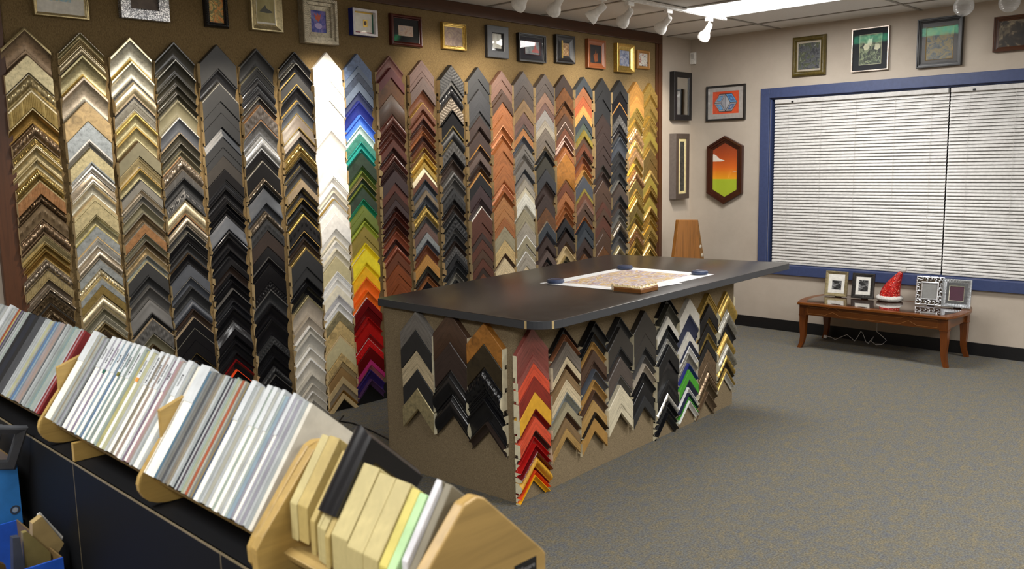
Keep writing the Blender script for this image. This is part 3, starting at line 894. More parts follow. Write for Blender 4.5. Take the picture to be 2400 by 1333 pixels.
wall 19 1.4181 0.0337 black S silver - - 0
wall 19 1.3844 0.0938 walnut_grey F - - - 0
wall 19 1.2906 0.0640 charcoal S - - - 0
wall 19 1.2266 0.0604 walnut_grey S - - - 0
wall 19 1.1662 0.0529 dark_grey S - - - 0
wall 19 1.1133 0.0492 grey S - - - 0
wall 19 1.0640 0.0759 pewter C - - o 0
wall 19 0.9881 0.0609 charcoal S - - - 0
wall 19 0.9272 0.0801 dark_grey S - - - 0
wall 19 0.8471 0.0689 champagne C - - - 0
wall 19 0.7782 0.0767 espresso F - - - 0
wall 20 2.2851 0.1264 gold_wood F - - - 0
wall 20 2.1588 0.1083 honey F - olive_gold - 0
wall 20 2.0505 0.1012 gold T - - - 0
wall 20 1.9493 0.0601 gold S - - - 0
wall 20 1.8892 0.1093 pale_copper C - - o 0
wall 20 1.7799 0.0794 bright_gold C - - o 0
wall 20 1.7004 0.0759 pale_copper F - - b 0
wall 20 1.6246 0.0646 gold S - - - 0
wall 20 1.5599 0.0534 gold S - - - 0
wall 20 1.5066 0.0840 copper C - - o 0
wall 20 1.4225 0.0881 dark_gold F - - - 0
wall 20 1.3344 0.0692 gold T - - - 0
wall 20 1.2652 0.0655 gold C - - b 0
wall 20 1.1997 0.0734 dark_gold F - - - 0
wall 20 1.1263 0.0503 olive_gold S - - - 0
wall 20 1.0760 0.0543 dark_gold S - - - 0
wall 20 1.0217 0.0622 bright_gold C - - - 0
wall 20 0.9596 0.0584 copper F - - o 0
wall 20 0.9012 0.0468 gold T - - - 0
wall 20 0.8544 0.0586 dark_gold S - - - 0
wall 20 0.7957 0.1019 gold S - - - 0
wall 21 2.2851 0.1024 gold F - - - 0
wall 21 2.1827 0.0418 gold S - - - 0
wall 21 2.1409 0.0762 gold F - - - 0
wall 21 2.0647 0.0764 gold S - - - 0
wall 21 1.9883 0.0689 gold T - - - 0
wall 21 1.9193 0.0730 gold S - - - 0
wall 21 1.8464 0.0693 olive_gold F - - - 0
wall 21 1.7771 0.0772 gold S - - - 0
wall 21 1.6999 0.1045 dark_gold F - - - 0
wall 21 1.5953 0.0855 dark_gold F - - - 0
wall 21 1.5099 0.0701 bright_gold C - - - 0
wall 21 1.4397 0.0703 olive_gold F - - - 0
wall 21 1.3695 0.0509 gold T - - - 0
wall 21 1.3186 0.0706 antique_gold S - - - 0
wall 21 1.2480 0.0708 olive_gold F - - - 0
wall 21 1.1772 0.0433 bright_gold C - - - 0
wall 21 1.1339 0.0474 antique_gold S - - - 0
wall 21 1.0865 0.0356 gold T - - - 0
wall 21 1.0510 0.0594 gold S - - - 0
wall 21 0.9916 0.0476 gold F - - - 0
wall 21 0.9440 0.0516 gold T - - - 0
wall 21 0.8923 0.0557 dark_gold S - - - 0
wall 21 0.8366 0.0598 bright_gold C - - - 0
wall 21 0.7768 0.0960 gold S - - - 0
front 0 0.8337 0.1298 dusty_red F - - - 1
front 0 0.7039 0.0367 dusty_red F - - - 0
front 0 0.6672 0.0635 coral_red F - - - 1
front 0 0.6037 0.0761 dark_red_wood F - - - 1
front 0 0.5276 0.0807 mustard F - - - 1
front 0 0.4470 0.0395 dark_red S - - - 0
front 0 0.4075 0.0646 coral_red F - - - 1
front 0 0.3429 0.0335 dark_brown S - - - 0
front 0 0.3095 0.0356 red S - - - 0
front 0 0.2738 0.0252 red S - - - 0
front 0 0.2486 0.0274 dark_red C - - b 0
front 0 0.2213 0.0612 mustard C - - b 1
front 0 0.1601 0.0169 dark_red S - - - 0
front 0 0.1431 0.0233 orange_red S - - - 0
front 0 0.1198 0.0276 amber S - - - 0
front 1 0.7950 0.0338 black S - - - 0
front 1 0.7612 0.0339 copper_wood S - - - 0
front 1 0.7273 0.0723 taupe_wood F - - - 1
front 1 0.6549 0.0384 cream_wood F - - - 0
front 1 0.6165 0.0278 walnut S - - - 0
front 1 0.5887 0.0493 camel_wood F - - - 1
front 1 0.5393 0.0646 cream_wood F - - - 1
front 1 0.4747 0.0541 silver_blue S - - - 1
front 1 0.4207 0.0456 olive_tan F - - - 1
front 1 0.3751 0.0348 walnut S - - - 0
front 1 0.3403 0.0502 camel_wood F - - - 1
front 1 0.2901 0.0459 honey_tan F - - - 1
front 2 0.7904 0.0551 black S - - - 1
front 2 0.7353 0.0508 black S - - - 1
front 2 0.6845 0.0399 gold_brown S - - - 0
front 2 0.6446 0.0556 walnut F - - - 1
front 2 0.5890 0.0469 walnut S - - - 1
front 2 0.5421 0.0560 slate S - - - 1
front 2 0.4862 0.0539 gold_brown S - - - 1
front 2 0.4323 0.0564 walnut S - - - 1
front 2 0.3759 0.0611 honey_tan F - - - 1
front 2 0.3148 0.0318 black S - - - 0
front 2 0.2831 0.0683 gold_brown F - - - 1
front 3 0.7787 0.0526 charcoal S - - - 1
front 3 0.7261 0.1080 warm_charcoal F - - - 1
front 3 0.6181 0.0531 charcoal S - - - 1
front 3 0.5650 0.0998 grey_brown_wood F - - - 1
front 3 0.4652 0.0536 dark_grey S - - - 1
front 3 0.4116 0.1054 pale_cream_wood F - - - 1
front 3 0.3062 0.0447 pale_cream_wood F - - - 0
front 4 0.7789 0.1284 warm_charcoal F - - - 1
front 4 0.6505 0.0742 warm_charcoal F - - - 1
front 4 0.5763 0.0456 charcoal S - - - 0
front 4 0.5307 0.0481 dark_grey S - - - 0
front 4 0.4826 0.0507 greige S - - - 1
front 4 0.4319 0.0606 black S - - - 1
front 4 0.3713 0.0705 black F - - - 1
front 4 0.3008 0.0610 charcoal F - - - 1
front 5 0.8245 0.0417 black S - - - 0
front 5 0.7828 0.0714 olive_black S - - - 1
front 5 0.7114 0.0494 pale_grey F - - - 0
front 5 0.6619 0.0396 black S - - - 0
front 5 0.6223 0.0422 charcoal S - - - 0
front 5 0.5801 0.0324 bright_silver T - - - 0
front 5 0.5477 0.0874 black F - - - 1
front 5 0.4603 0.1181 black F - - - 1
front 5 0.3422 0.0682 black F - - b 1
front 5 0.2740 0.0583 bright_silver C - - b 1
front 5 0.2157 0.0356 black S - - - 0
front 5 0.1802 0.0382 charcoal S - - - 0
front 5 0.1420 0.0357 black S - - - 0
front 6 0.7827 0.0919 pale_grey F - - - 1
front 6 0.6908 0.1104 navy S - - - 1
front 6 0.5804 0.0541 pale_grey F - - - 1
front 6 0.5262 0.0310 navy S - - - 0
front 6 0.4952 0.0414 white S - - - 0
front 6 0.4538 0.0649 silver S - - - 1
front 6 0.3889 0.0365 royal_blue S - - - 0
front 6 0.3524 0.0601 green_bright F - - - 1
front 6 0.2924 0.0498 navy S - - - 0
front 6 0.2426 0.0341 white S - - - 0
front 6 0.2085 0.0263 navy S - - - 0
front 6 0.1822 0.0211 green_bright S - - - 0
front 6 0.1611 0.0264 white S - - - 0
front 7 0.7846 0.0658 gold T - - - 1
front 7 0.7189 0.0819 black F - - - 1
front 7 0.6369 0.0371 gold S - - - 0
front 7 0.5998 0.0611 black F - - - 1
front 7 0.5387 0.0426 gold S - - - 0
front 7 0.4961 0.0561 black F - - - 1
front 7 0.4400 0.0804 bronze F - - g 1
front 7 0.3596 0.0592 bronze F - - b 1
front 7 0.3003 0.0648 bronze C - - o 1
front 7 0.2356 0.0677 umber S - - - 1
front 7 0.1678 0.0598 bronze S - - - 1
front 8 0.7649 0.1117 gold C - - b 1
front 8 0.6532 0.0904 silver C - - b 1
front 8 0.5628 0.0577 black S - - - 1
front 8 0.5050 0.0690 gold C - - b 1
front 8 0.4361 0.0720 silver C - - b 1
front 8 0.3641 0.0528 gold C - - b 0
front 8 0.3113 0.0390 black S - - - 0
front 8 0.2724 0.0307 gold C - - - 0
front 8 0.2417 0.0391 bright_silver S - - - 0
end 0 0.8666 0.0960 grey_wood F - - - 1
end 0 0.7706 0.1010 charcoal F - - - 1
end 0 0.6696 0.0995 cream_wood F - - - 1
end 0 0.5701 0.0979 charcoal F - - - 1
end 0 0.4722 0.1097 cream F - - - 1
end 1 0.8850 0.1477 walnut F - - - 1
end 1 0.7373 0.1385 espresso F - - - 1
end 1 0.5988 0.1246 black C - - - 1
end 1 0.4742 0.1104 black C - - - 1
end 2 0.8564 0.0999 amber_burl F - - - 1
end 2 0.7565 0.1130 dark_burl F - - - 1
end 2 0.6435 0.1076 black C - - o 1
end 2 0.5359 0.0437 black T - - - 1
end 2 0.4922 0.1172 black S - - - 1
end 2 0.3751 0.0505 dark_brown S - - - 1
"""
MATDATA = """
0 -1.5797 -1.5947 white
0 -1.5947 -1.6490 cream
0 -1.6490 -1.7019 white
0 -1.7019 -1.7533 pale grey
0 -1.7533 -1.8034 white
0 -1.8034 -1.8522 white
0 -1.8522 -1.8841 pale grey
0 -1.8841 -1.9076 white
0 -1.9076 -1.9309 index
0 -1.9309 -1.9614 white
0 -1.9614 -1.9877 pale grey
0 -1.9877 -2.0026 orange
0 -2.0026 -2.0136 yellow
0 -2.0136 -2.0246 purple
0 -2.0246 -2.0428 grey
0 -2.0428 -2.0680 white
0 -2.0680 -2.0857 pale green
0 -2.0857 -2.1068 black
0 -2.1068 -2.1413 navy
0 -2.1413 -2.1684 black
0 -2.1684 -2.1918 dark grey
0 -2.1918 -2.2182 dark grey
0 -2.2182 -2.2409 white
0 -2.2409 -2.2570 pale grey
0 -2.2570 -2.2760 pale yellow
0 -2.2760 -2.2918 pale grey
0 -2.2918 -2.3073 blue
0 -2.3073 -2.3228 pale blue
0 -2.3228 -2.3411 pink grey
0 -2.3411 -2.3592 tan pink
0 -2.3592 -2.3712 grey
0 -2.3712 -2.3889 white
0 -2.3889 -2.4094 pale grey
0 -2.4094 -2.4239 grey green
0 -2.4239 -2.4354 teal grey
0 -2.4354 -2.4581 pale green
0 -2.4581 -2.4722 pale grey
0 -2.4722 -2.4806 red
0 -2.4806 -2.4889 pink
0 -2.4889 -2.5027 red
1 -2.5459 -2.5801 index
1 -2.5801 -2.5982 cream
1 -2.5982 -2.6135 tan
1 -2.6135 -2.6287 pale grey
1 -2.6287 -2.6437 lilac grey
1 -2.6437 -2.6586 grey
1 -2.6586 -2.6782 index VIOLET
1 -2.6782 -2.6903 pale lilac
1 -2.6903 -2.7071 index RED VIOLET
1 -2.7071 -2.7190 lilac
1 -2.7190 -2.7332 index BLUE VIOLET
1 -2.7332 -2.7448 pale blue
1 -2.7448 -2.7610 index BLUE
1 -2.7610 -2.7702 blue grey
1 -2.7702 -2.7770 blue
1 -2.7770 -2.7883 index BLUE GREEN
1 -2.7883 -2.7996 teal grey
1 -2.7996 -2.8107 index GREEN
1 -2.8107 -2.8261 grey green
1 -2.8261 -2.8414 index YELLOW GREEN
1 -2.8414 -2.8587 pale green
1 -2.8587 -2.8736 yellow
1 -2.8736 -2.8862 index YELLOW
1 -2.8862 -2.9029 pale yellow
1 -2.9029 -2.9174 white
1 -2.9174 -2.9317 index YELLOW ORANGE
1 -2.9317 -2.9458 taupe
1 -2.9458 -2.9558 index ORANGE
1 -2.9558 -2.9677 tan pink
1 -2.9677 -2.9815 index RED ORANGE
1 -2.9815 -2.9912 white
1 -2.9912 -3.0009 mauve
1 -3.0009 -3.0105 index RED
1 -3.0105 -3.0276 pink
1 -3.0276 -3.0463 white
1 -3.0463 -3.0648 index WHITE
1 -3.0648 -3.0776 white
1 -3.0776 -3.0902 pale grey
1 -3.0902 -3.1009 greige
2 -3.1028 -3.1392 index
2 -3.1392 -3.1478 steel blue
2 -3.1478 -3.1579 grey
2 -3.1579 -3.1680 taupe grey
2 -3.1680 -3.1763 dark grey
2 -3.1763 -3.1862 grey
2 -3.1862 -3.1944 taupe
2 -3.1944 -3.2026 tan
2 -3.2026 -3.2123 white
2 -3.2123 -3.2203 pale grey
2 -3.2203 -3.2267 navy
2 -3.2267 -3.2331 white
2 -3.2331 -3.2394 dark purple
2 -3.2394 -3.2457 pale grey
2 -3.2457 -3.2519 mint
2 -3.2519 -3.2581 cream green
2 -3.2581 -3.2659 cream
2 -3.2659 -3.2751 orange
2 -3.2751 -3.2812 cream
2 -3.2812 -3.2857 grey
2 -3.2857 -3.2887 tan
2 -3.2887 -3.2932 gold tan
2 -3.2932 -3.2992 slate blue
2 -3.2992 -3.3141 index
2 -3.3141 -3.3229 pale grey
2 -3.3229 -3.3317 white
2 -3.3317 -3.3433 cream
2 -3.3433 -3.3533 white
2 -3.3533 -3.3661 index
2 -3.3661 -3.3745 pale green
2 -3.3745 -3.3857 index
2 -3.3857 -3.3953 ivory
2 -3.3953 -3.4022 white
2 -3.4022 -3.4104 index
2 -3.4104 -3.4185 pale mint
2 -3.4185 -3.4292 pale blue
2 -3.4292 -3.4371 lilac grey
2 -3.4371 -3.4450 index
2 -3.4450 -3.4529 pale lilac
2 -3.4529 -3.4607 white
2 -3.4607 -3.4697 lilac grey
2 -3.4697 -3.4787 white
2 -3.4787 -3.4888 pale grey
2 -3.4888 -3.5001 greige
"""
# ------------------------------------------------------------------ camera
def look(yaw, pitch, roll):
    f = Vector((math.cos(pitch)*math.sin(yaw), math.cos(pitch)*math.cos(yaw), math.sin(pitch)))
    r = Vector((math.cos(yaw), -math.sin(yaw), 0)); u = r.cross(f)
    r2 = math.cos(roll)*r + math.sin(roll)*u; u2 = -math.sin(roll)*r + math.cos(roll)*u
    return Matrix((r2, u2, -f)).transposed()
cam = bpy.data.cameras.new('camera'); camo = bpy.data.objects.new('camera', cam); C.objects.link(camo)
camo.location = (-7.4075, -4.7169, 1.5986); camo.rotation_euler = look(.7997, -.1405, -.0201).to_euler()
cam.sensor_width = 36; cam.lens = 2026.9/2400*36; cam.clip_start = .05
cam.dof.use_dof = True; cam.dof.focus_distance = 4.6; cam.dof.aperture_fstop = 7.0
bpy.context.scene.camera = camo

# ------------------------------------------------------------------ surfaces
def surf(name, stops, scale, rough=.8, bump=0, bscale=None, detail=6, dist=.002, st=(1, 1, 1)):
    s = NT(name); v = s.coord('Object', st)
    f = s.noise(v, scale, detail, .7); s.link(s.ramp(f, [(p, lin(h)) for p, h in stops]), s.b.inputs['Base Color']); s.set(Roughness=rough)
    if bump: s.bump(s.noise(v, bscale or scale*2, 3), bump, dist)
    return s.m
m_wall = surf('beige wall paint', [(.3, 'b0a496'), (.7, 'bbb0a2')], 3, .75, .12, 220)
m_fabric = surf('brown display fabric', [(.3, '56452b'), (.5, '73603e'), (.72, '887450')], 260, .95, .5, 300, 8, .002, (1, 1, .4))
m_ceil = surf('ceiling tile', [(.35, 'd6d2cc'), (.65, 'e2dfda')], 160, .9, .2, 260)
m_grid = mat('painted grid metal', '8d8880', 'p')
m_blue = mat('blue window trim paint', '3a466c', 'p', .45)
m_blackbase = mat('black vinyl baseboard', '121214', 'p', .4)
m_darkwood = wood('dark stained trim wood', '432613', 0, .6)
m_darkwoodv = wood('dark stained upright trim wood', '4c2b15', 2, .6)
def carpet_mat():
    s = NT('speckled loop carpet'); v = s.coord(); vs = s.coord('Object', (1, 1.35, 1), (0, 0, .5))
    big = s.noise(vs, 11, 7, .8, .3); mid = s.noise(v, 34, 5, .7); fine = s.noise(v, 120, 4, .8)
    hue = s.add('ShaderNodeMath', operation='MULTIPLY_ADD'); hue.inputs[1].default_value = .55; m2 = s.add('ShaderNodeMath', operation='MULTIPLY'); m2.inputs[1].default_value = .48
    s.link(mid, m2.inputs[0]); s.link(big, hue.inputs[0]); s.link(m2.outputs[0], hue.inputs[2])
    col = s.ramp(hue.outputs[0], [(.34, lin('4f535f')), (.46, lin('5f605f')), (.54, lin('676255')), (.62, lin('726850')), (.7, lin('726354'))])
    val = s.ramp(fine, [(.3, (.3, .3, .3, 1)), (.5, (.95, .95, .95, 1)), (.7, (1.65, 1.65, 1.65, 1))])
    mx = s.add('ShaderNodeMix', data_type='RGBA', blend_type='MULTIPLY'); mx.inputs[0].default_value = 1
    s.link(col, mx.inputs[6]); s.link(val, mx.inputs[7]); s.link(mx.outputs[2], s.b.inputs['Base Color'])
    s.set(Roughness=.95); s.bump(fine, .8, .004); return s.m
m_carpet = carpet_mat()

# ------------------------------------------------------------------ room shell
XL, YF, H = -9.6, -8.2, 2.734
struct(MB().box(XL-.1, .1, YF-.1, .1, -.1, 0).build('floor', m_carpet))
ceil = struct(MB().box(XL-.1, .1, YF-.1, .1, H, H+.1).build('ceiling', m_ceil))
g = MB()
for k in range(-14, 1):
    x = -1.005 + .597*(k+1)
    if x < -.02: g.box(x-.012, x+.012, YF, 0, H-.006, H+.002)
for k in range(-7, 2):
    y = -.915 + 1.21*k
    if y < 0: g.box(XL, 0, y-.012, y+.012, H-.006, H+.002)
g.build('grid_bars', m_grid, ceil)
struct(MB().box(XL-.1, .1, 0, .1, 0, H).build('wall_back', m_wall))
struct(MB().box(XL-.1, XL, YF, 0, 0, H).build('wall_left', m_wall))
struct(MB().box(XL-.1, .1, YF-.1, YF, 0, H).build('wall_front', m_wall))
WY0, WY1, WZ0, WZ1 = -3.99, -.845, .612, 2.125      # window opening in the right wall
struct(MB().box(0, .1, YF, WY0, 0, H).box(0, .1, WY1, 0, 0, H).box(0, .1, WY0, WY1, 0, WZ0).box(0, .1, WY0, WY1, WZ1, H).build('wall_right', m_wall))
struct(MB().box(-.012, 0, YF, 0, 0, .1015).build('baseboard_right', m_blackbase))
struct(MB().box(-6.03, -.53, -.03, -.0005, 0, .11).build('baseboard_back', m_blackbase))
# fabric display field and its wooden surround
struct(MB().box(-6.03, -.633, -.02, -.0005, .11, 2.65).build('wall_display_fabric', m_fabric))
struct(MB().box(-6.135, -.535, -.035, -.0005, 2.646, H-.001).build('trim_1', m_darkwood, bevel=.004))
struct(MB().box(-6.135, -6.03, -.035, -.0005, 0, 2.645).build('trim_2', m_darkwoodv, bevel=.004))
struct(MB().box(-.633, -.535, -.035, -.0005, 0, 2.645).box(-.6, -.57, -.042, -.035, 0, 2.645).build('trim_3', m_darkwoodv, bevel=.003))

# window: trim, recess lining, dark night glass
w = thing('window_1', 'x', 'window'); del w['label']; del w['category']; struct(w)
t = .088
MB().box(-.028, -.0005, WY0-t, WY0, WZ0-t, WZ1+t).box(-.028, -.0005, WY1, WY1+t, WZ0-t, WZ1+t).box(-.028, -.0005, WY0, WY1, WZ1, WZ1+t).box(-.028, -.0005, WY0, WY1, WZ0-t, WZ0).build('window_frame', m_blue, w, bevel=.004)
MB().box(0, .098, WY0, WY0+.012, WZ0, WZ1).box(0, .098, WY1-.012, WY1, WZ0, WZ1).box(0, .098, WY0, WY1, WZ1-.012, WZ1).box(0, .098, WY0, WY1, WZ0, WZ0+.012).build('window_recess', m_blue, w)
s = NT('dark night glass'); s.set(Base_Color=lin('0a0c12'), Roughness=.04)
MB().box(.085, .097, WY0+.012, WY1-.012, WZ0+.012, WZ1-.012).build('window_pane', s.m, w)

# venetian blinds
m_slat = mat('white blind slat', 'cbc9c6', 'p', .35)
m_cord = mat('blind cord', 'c9c7c2', 'p')
def blind(y0, y1, lab):
    b = thing('venetian_blind', lab, 'blind', (0, 0, 0), 0, 'white venetian blinds in the window')
    MB().box(-.012, .03, y1+.004, y0-.004, 2.072, 2.108).build('headrail', m_slat, b, bevel=.003)
    n = 53; z0, z1 = .657, 2.06; sl = MB()
    for k in range(n):
        z = z0 + (z1-z0)*k/(n-1); tl = math.radians(61); hw = .0160
        pr = []
        for q in range(7):
            a = -1 + q/3; pr.append((.012 + a*hw*math.cos(tl) - (1-a*a)*.0032, z + a*hw*math.sin(tl)*1.0))
        for q in range(6):
            (xa, za), (xb, zb) = pr[q], pr[q+1]
            sl.face([(xa, y0, za), (xa, y1, za), (xb, y1, zb), (xb, y0, zb)])
    o = sl.build('slats', m_slat, b); shade_angle(o, 60)
    MB().box(0, .024, y1+.002, y0-.002, .618, .638).build('bottom_rail', m_slat, b, bevel=.002)
    L = y0-y1
    for q in (.09, .295, .5, .72, .915):
        yy = y0 - L*q
        MB().tube([(-.0025, yy, 2.075), (-.0025, yy, .63)], .0011, 6).build('ladder_cord', m_cord, b)
    MB().box(-.017, -.012, y0-.185, y0-.165, 2.075, 2.09).build('cord_catch', m_blackbase, b)
blind(-.886, -2.366, 'wide white venetian blind closed in left half of blue window')
blind(-2.376, -3.95, 'white venetian blind at right, running off the picture edge')

# ------------------------------------------------------------------ lights
def area(name, loc, sx, sy, e, col=(1, .98, .945)):
    l = bpy.data.lights.new(name, 'AREA'); l.shape = 'RECTANGLE'; l.size = sx; l.size_y = sy; l.energy = e; l.color = col
    o = bpy.data.objects.new(name, l); C.objects.link(o); o.location = loc; return o
m_diff = emit('fluorescent diffuser', 'fbfdff', 3.2)
m_white = mat('white painted metal', 'f0eeea', 'p', .35)
PANELS = [(-1.3, -1.52), (-3.69, -3.94), (-6.08, -3.94), (-3.69, -6.36), (-6.08, -6.36), (-1.3, -5.15), (-7.87, -2.73), (-8.47, -5.15)]
for k, (x, y) in enumerate(PANELS):
    cl = thing('ceiling_light', 'bright rectangular fluorescent panel in the tiled ceiling' if k == 0 else ['fluorescent panel overhead beyond the counter, above picture', 'fluorescent panel above the sample cabinet', 'fluorescent panel in far row near front wall', 'fluorescent panel in front row near left', 'fluorescent panel at right near the window wall', 'fluorescent panel near the display wall at left', 'fluorescent panel by the left wall'][k-1], 'ceiling light', (x, y, H-.012), 0, 'fluorescent ceiling panels')
    MB().box(-.297, -.283, -.6, .6, 0, .011).box(.283, .297, -.6, .6, 0, .011).box(-.283, .283, -.6, -.586, 0, .011).box(-.283, .283, .586, .6, 0, .011).build('light_frame', m_white, cl)
    MB().box(-.283, .283, -.586, .586, .002, .008).build('diffuser', m_diff, cl)
    area('panel light', (x, y, H-.02), .56, 1.16, 60*[1, .95, .3, .9, .55, 1.15, 1.0, .95][k])

# track with spotlights
tr = thing('lighting_track', 'white lighting track running along the ceiling above the samples', 'lighting track')
MB().box(-5.4, -1.02, -.967, -.933, H-.032, H-.007).box(-5.4, -1.02, -.956, -.944, H-.036, H-.032).build('track_rail', m_white, tr, bevel=.002)
MB().box(-1.02, -1.0, -.969, -.931, H-.036, H-.006).build('track_end_cap', m_white, tr)
m_bulb = emit('halogen lamp face', 'fff2da', 14)
def spot_head(x, tx, tz, lab, watts, cone=62):
    base = Vector((x, -.95, H-.036)); piv = base + Vector((0, 0, -.075)); tgt = Vector((tx, -.05, tz))
    o = thing('track_spotlight', lab, 'spotlight', tuple(base), 0, 'white track spotlights')
    MB().box(-.035, .035, -.017, .017, -.03, 0).build('track_adapter', m_white, o, bevel=.003)
    MB().tube([(0, 0, -.03), (0, 0, -.078)], .009, 10).lathe([(0, -.092), (.014, -.088), (.016, -.078), (.012, -.068), (0, -.066)], 12).build('swivel_stem', m_white, o, smooth=40)
    d = (tgt - piv).normalized(); q = d.to_track_quat('Z', 'Y').to_matrix().to_4x4(); q.translation = piv - base + d*.0
    MB().lathe([(0, -.03), (.018, -.027), (.024, -.012), (.025, .022), (.028, .048), (.043, .076), (.049, .094), (.049, .112), (.045, .112), (.043, .096), (.0, .09)], 24, 0, q).build('lamp_housing', m_white, o, smooth=35)
    MB().lathe([(.0427, .0975), (.028, .108), (.0, .111)], 24, 0, q).build('lamp_bulb', m_bulb, o, smooth=60)
    l = bpy.data.lights.new('halogen spot', 'SPOT'); l.energy = watts; l.color = (1, .87, .7); l.spot_size = math.radians(cone); l.spot_blend = .7; l.shadow_soft_size = .04
    lo = bpy.data.objects.new('halogen spot', l); C.objects.link(lo); lo.location = piv + d*.124; lo.rotation_euler = d.to_track_quat('-Z', 'Y').to_euler()
SPOTS = [(-3.34, -3.3, 2.05, 'white track spotlight at left edge of the visible track', 38), (-3.04, -2.7, 2.05, 'white track spotlight, second along from the left', 36), (-2.6, -3.0, 1.9, 'white track spotlight turned left at middle of track', 36), (-2.29, -2.0, 2.05, 'bright white track spotlight right of the turned one', 36), (-1.81, -1.6, 2.05, 'white track spotlight left of the end one', 38), (-1.24, -.75, 1.8, 'white track spotlight at the right end of track', 62),
 (-4.3, -4.26, 1.86, 'white track spotlight out of view beyond the left', 120, 48), (-4.75, -4.9, 1.5, 'white track spotlight out of view above black samples', 70), (-5.2, -5.5, 1.4, 'white track spotlight farthest left on the track', 95)]
for a in SPOTS: spot_head(*a)
# clear ribbed glass globes hanging from the ceiling at right
s = NT('clear ribbed glass'); wv = s.add('ShaderNodeTexWave'); wv.wave_type = 'BANDS'; wv.bands_direction = 'Z'; wv.inputs['Scale'].default_value = 55; s.link(s.coord(), wv.inputs['Vector'])
bp = s.add('ShaderNodeBump'); bp.inputs['Strength'].default_value = .7; bp.inputs['Distance'].default_value = .004; s.link(wv.outputs['Fac'], bp.inputs['Height'])
t1 = s.add('ShaderNodeBsdfTransparent'); t1.inputs['Color'].default_value = (.86, .87, .87, 1); t2 = s.add('ShaderNodeBsdfGlossy'); t2.inputs['Roughness'].default_value = .12; t3 = s.add('ShaderNodeBsdfTranslucent'); t3.inputs['Color'].default_value = (.9, .9, .9, 1)
m1 = s.add('ShaderNodeMixShader'); m1.inputs[0].default_value = .2; m2 = s.add('ShaderNodeMixShader'); m2.inputs[0].default_value = .16
s.link(bp.outputs[0], t2.inputs['Normal']); s.link(t1.outputs[0], m1.inputs[1]); s.link(t2.outputs[0], m1.inputs[2]); s.link(m1.outputs[0], m2.inputs[1]); s.link(t3.outputs[0], m2.inputs[2]); s.link(m2.outputs[0], s.out.inputs['Surface']); m_globe = s.m
for (x, y, z, lab) in ((-1.0, -2.747, 2.567, 'clear ribbed glass globe hanging above the black framed picture'), (-1.0, -3.021, 2.557, 'clear ribbed glass globe hanging in top right corner')):
    o = thing('glass_globe', lab, 'globe', (x, y, z), 0, 'hanging glass globes')
    pr = [(.064*math.sin(PI*k/20), .064*math.cos(PI*k/20)) for k in range(2, 21)]
    MB().lathe(pr, 32).build('globe', m_globe, o, smooth=80)
    MB().lathe([(0, .085), (.013, .083), (.02, .07), (.021, .058), (0, .058)], 20).build('globe_cap', m_white, o, smooth=40)
    MB().tube([(0, 0, .083), (0, 0, H-z-.0)], .002, 6).build('hanging_cord', m_white, o)
# ------------------------------------------------------------------ frame corner samples
PROF = {
 'F': [(0,0),(0,.93),(.03,1),(.97,1),(1,.93),(1,.5)],
 'S': [(0,0),(0,.95),(.02,1),(.12,1),(.15,.9),(.24,.68),(.36,.5),(.5,.38),(.66,.32),(.8,.31),(.85,.33),(.86,.4),(.97,.4),(1,.36),(1,.3)],
 'C': [(0,0),(0,.55),(.04,.62),(.13,.62),(.2,.84),(.32,.96),(.46,1),(.6,.95),(.72,.82),(.82,.6),(.86,.55),(.97,.55),(1,.48),(1,.45)],
 'R': [(0,0),(0,.45),(.05,.52),(.3,.6),(.6,.78),(.84,.98),(.88,1),(.97,1),(1,.9),(1,.45)],
 'T': [(0,0),(0,.92),(.03,1),(.14,1),(.16,.86),(.36,.82),(.38,.7),(.58,.64),(.74,.56),(.76,.64),(.84,.64),(.86,.5),(1,.45),(1,.45)],
}
ADJ = {'F': 'flat', 'S': 'scooped', 'C': 'rounded', 'R': 'sloped', 'T': 'stepped'}
OADJ = {'o': 'carved', 'b': 'beaded', 'g': 'ribbed', 'w': 'woven'}
m_raw = mat('raw cut wood', 'f0d6a4', 'p')
m_rawpale = mat('raw pale cut wood', 'e8dfc0', 'p')
def cut(prof, a, b):
    """the part of a profile between fractions a and b"""
    def at(v):
        for (v0, h0), (v1, h1) in zip(prof, prof[1:]):
            if v1 > v0 and v0 <= v <= v1: return h0 + (h1-h0)*(v-v0)/(v1-v0)
        return prof[-1][1]
    out = [] if a == 0 else [(a, at(a))]
    out += [p for p in prof if a < p[0] < b or (a == 0 and p[0] == 0) or (b == 1 and p[0] == 1)]
    if b < 1: out.append((b, at(b)))
    return out
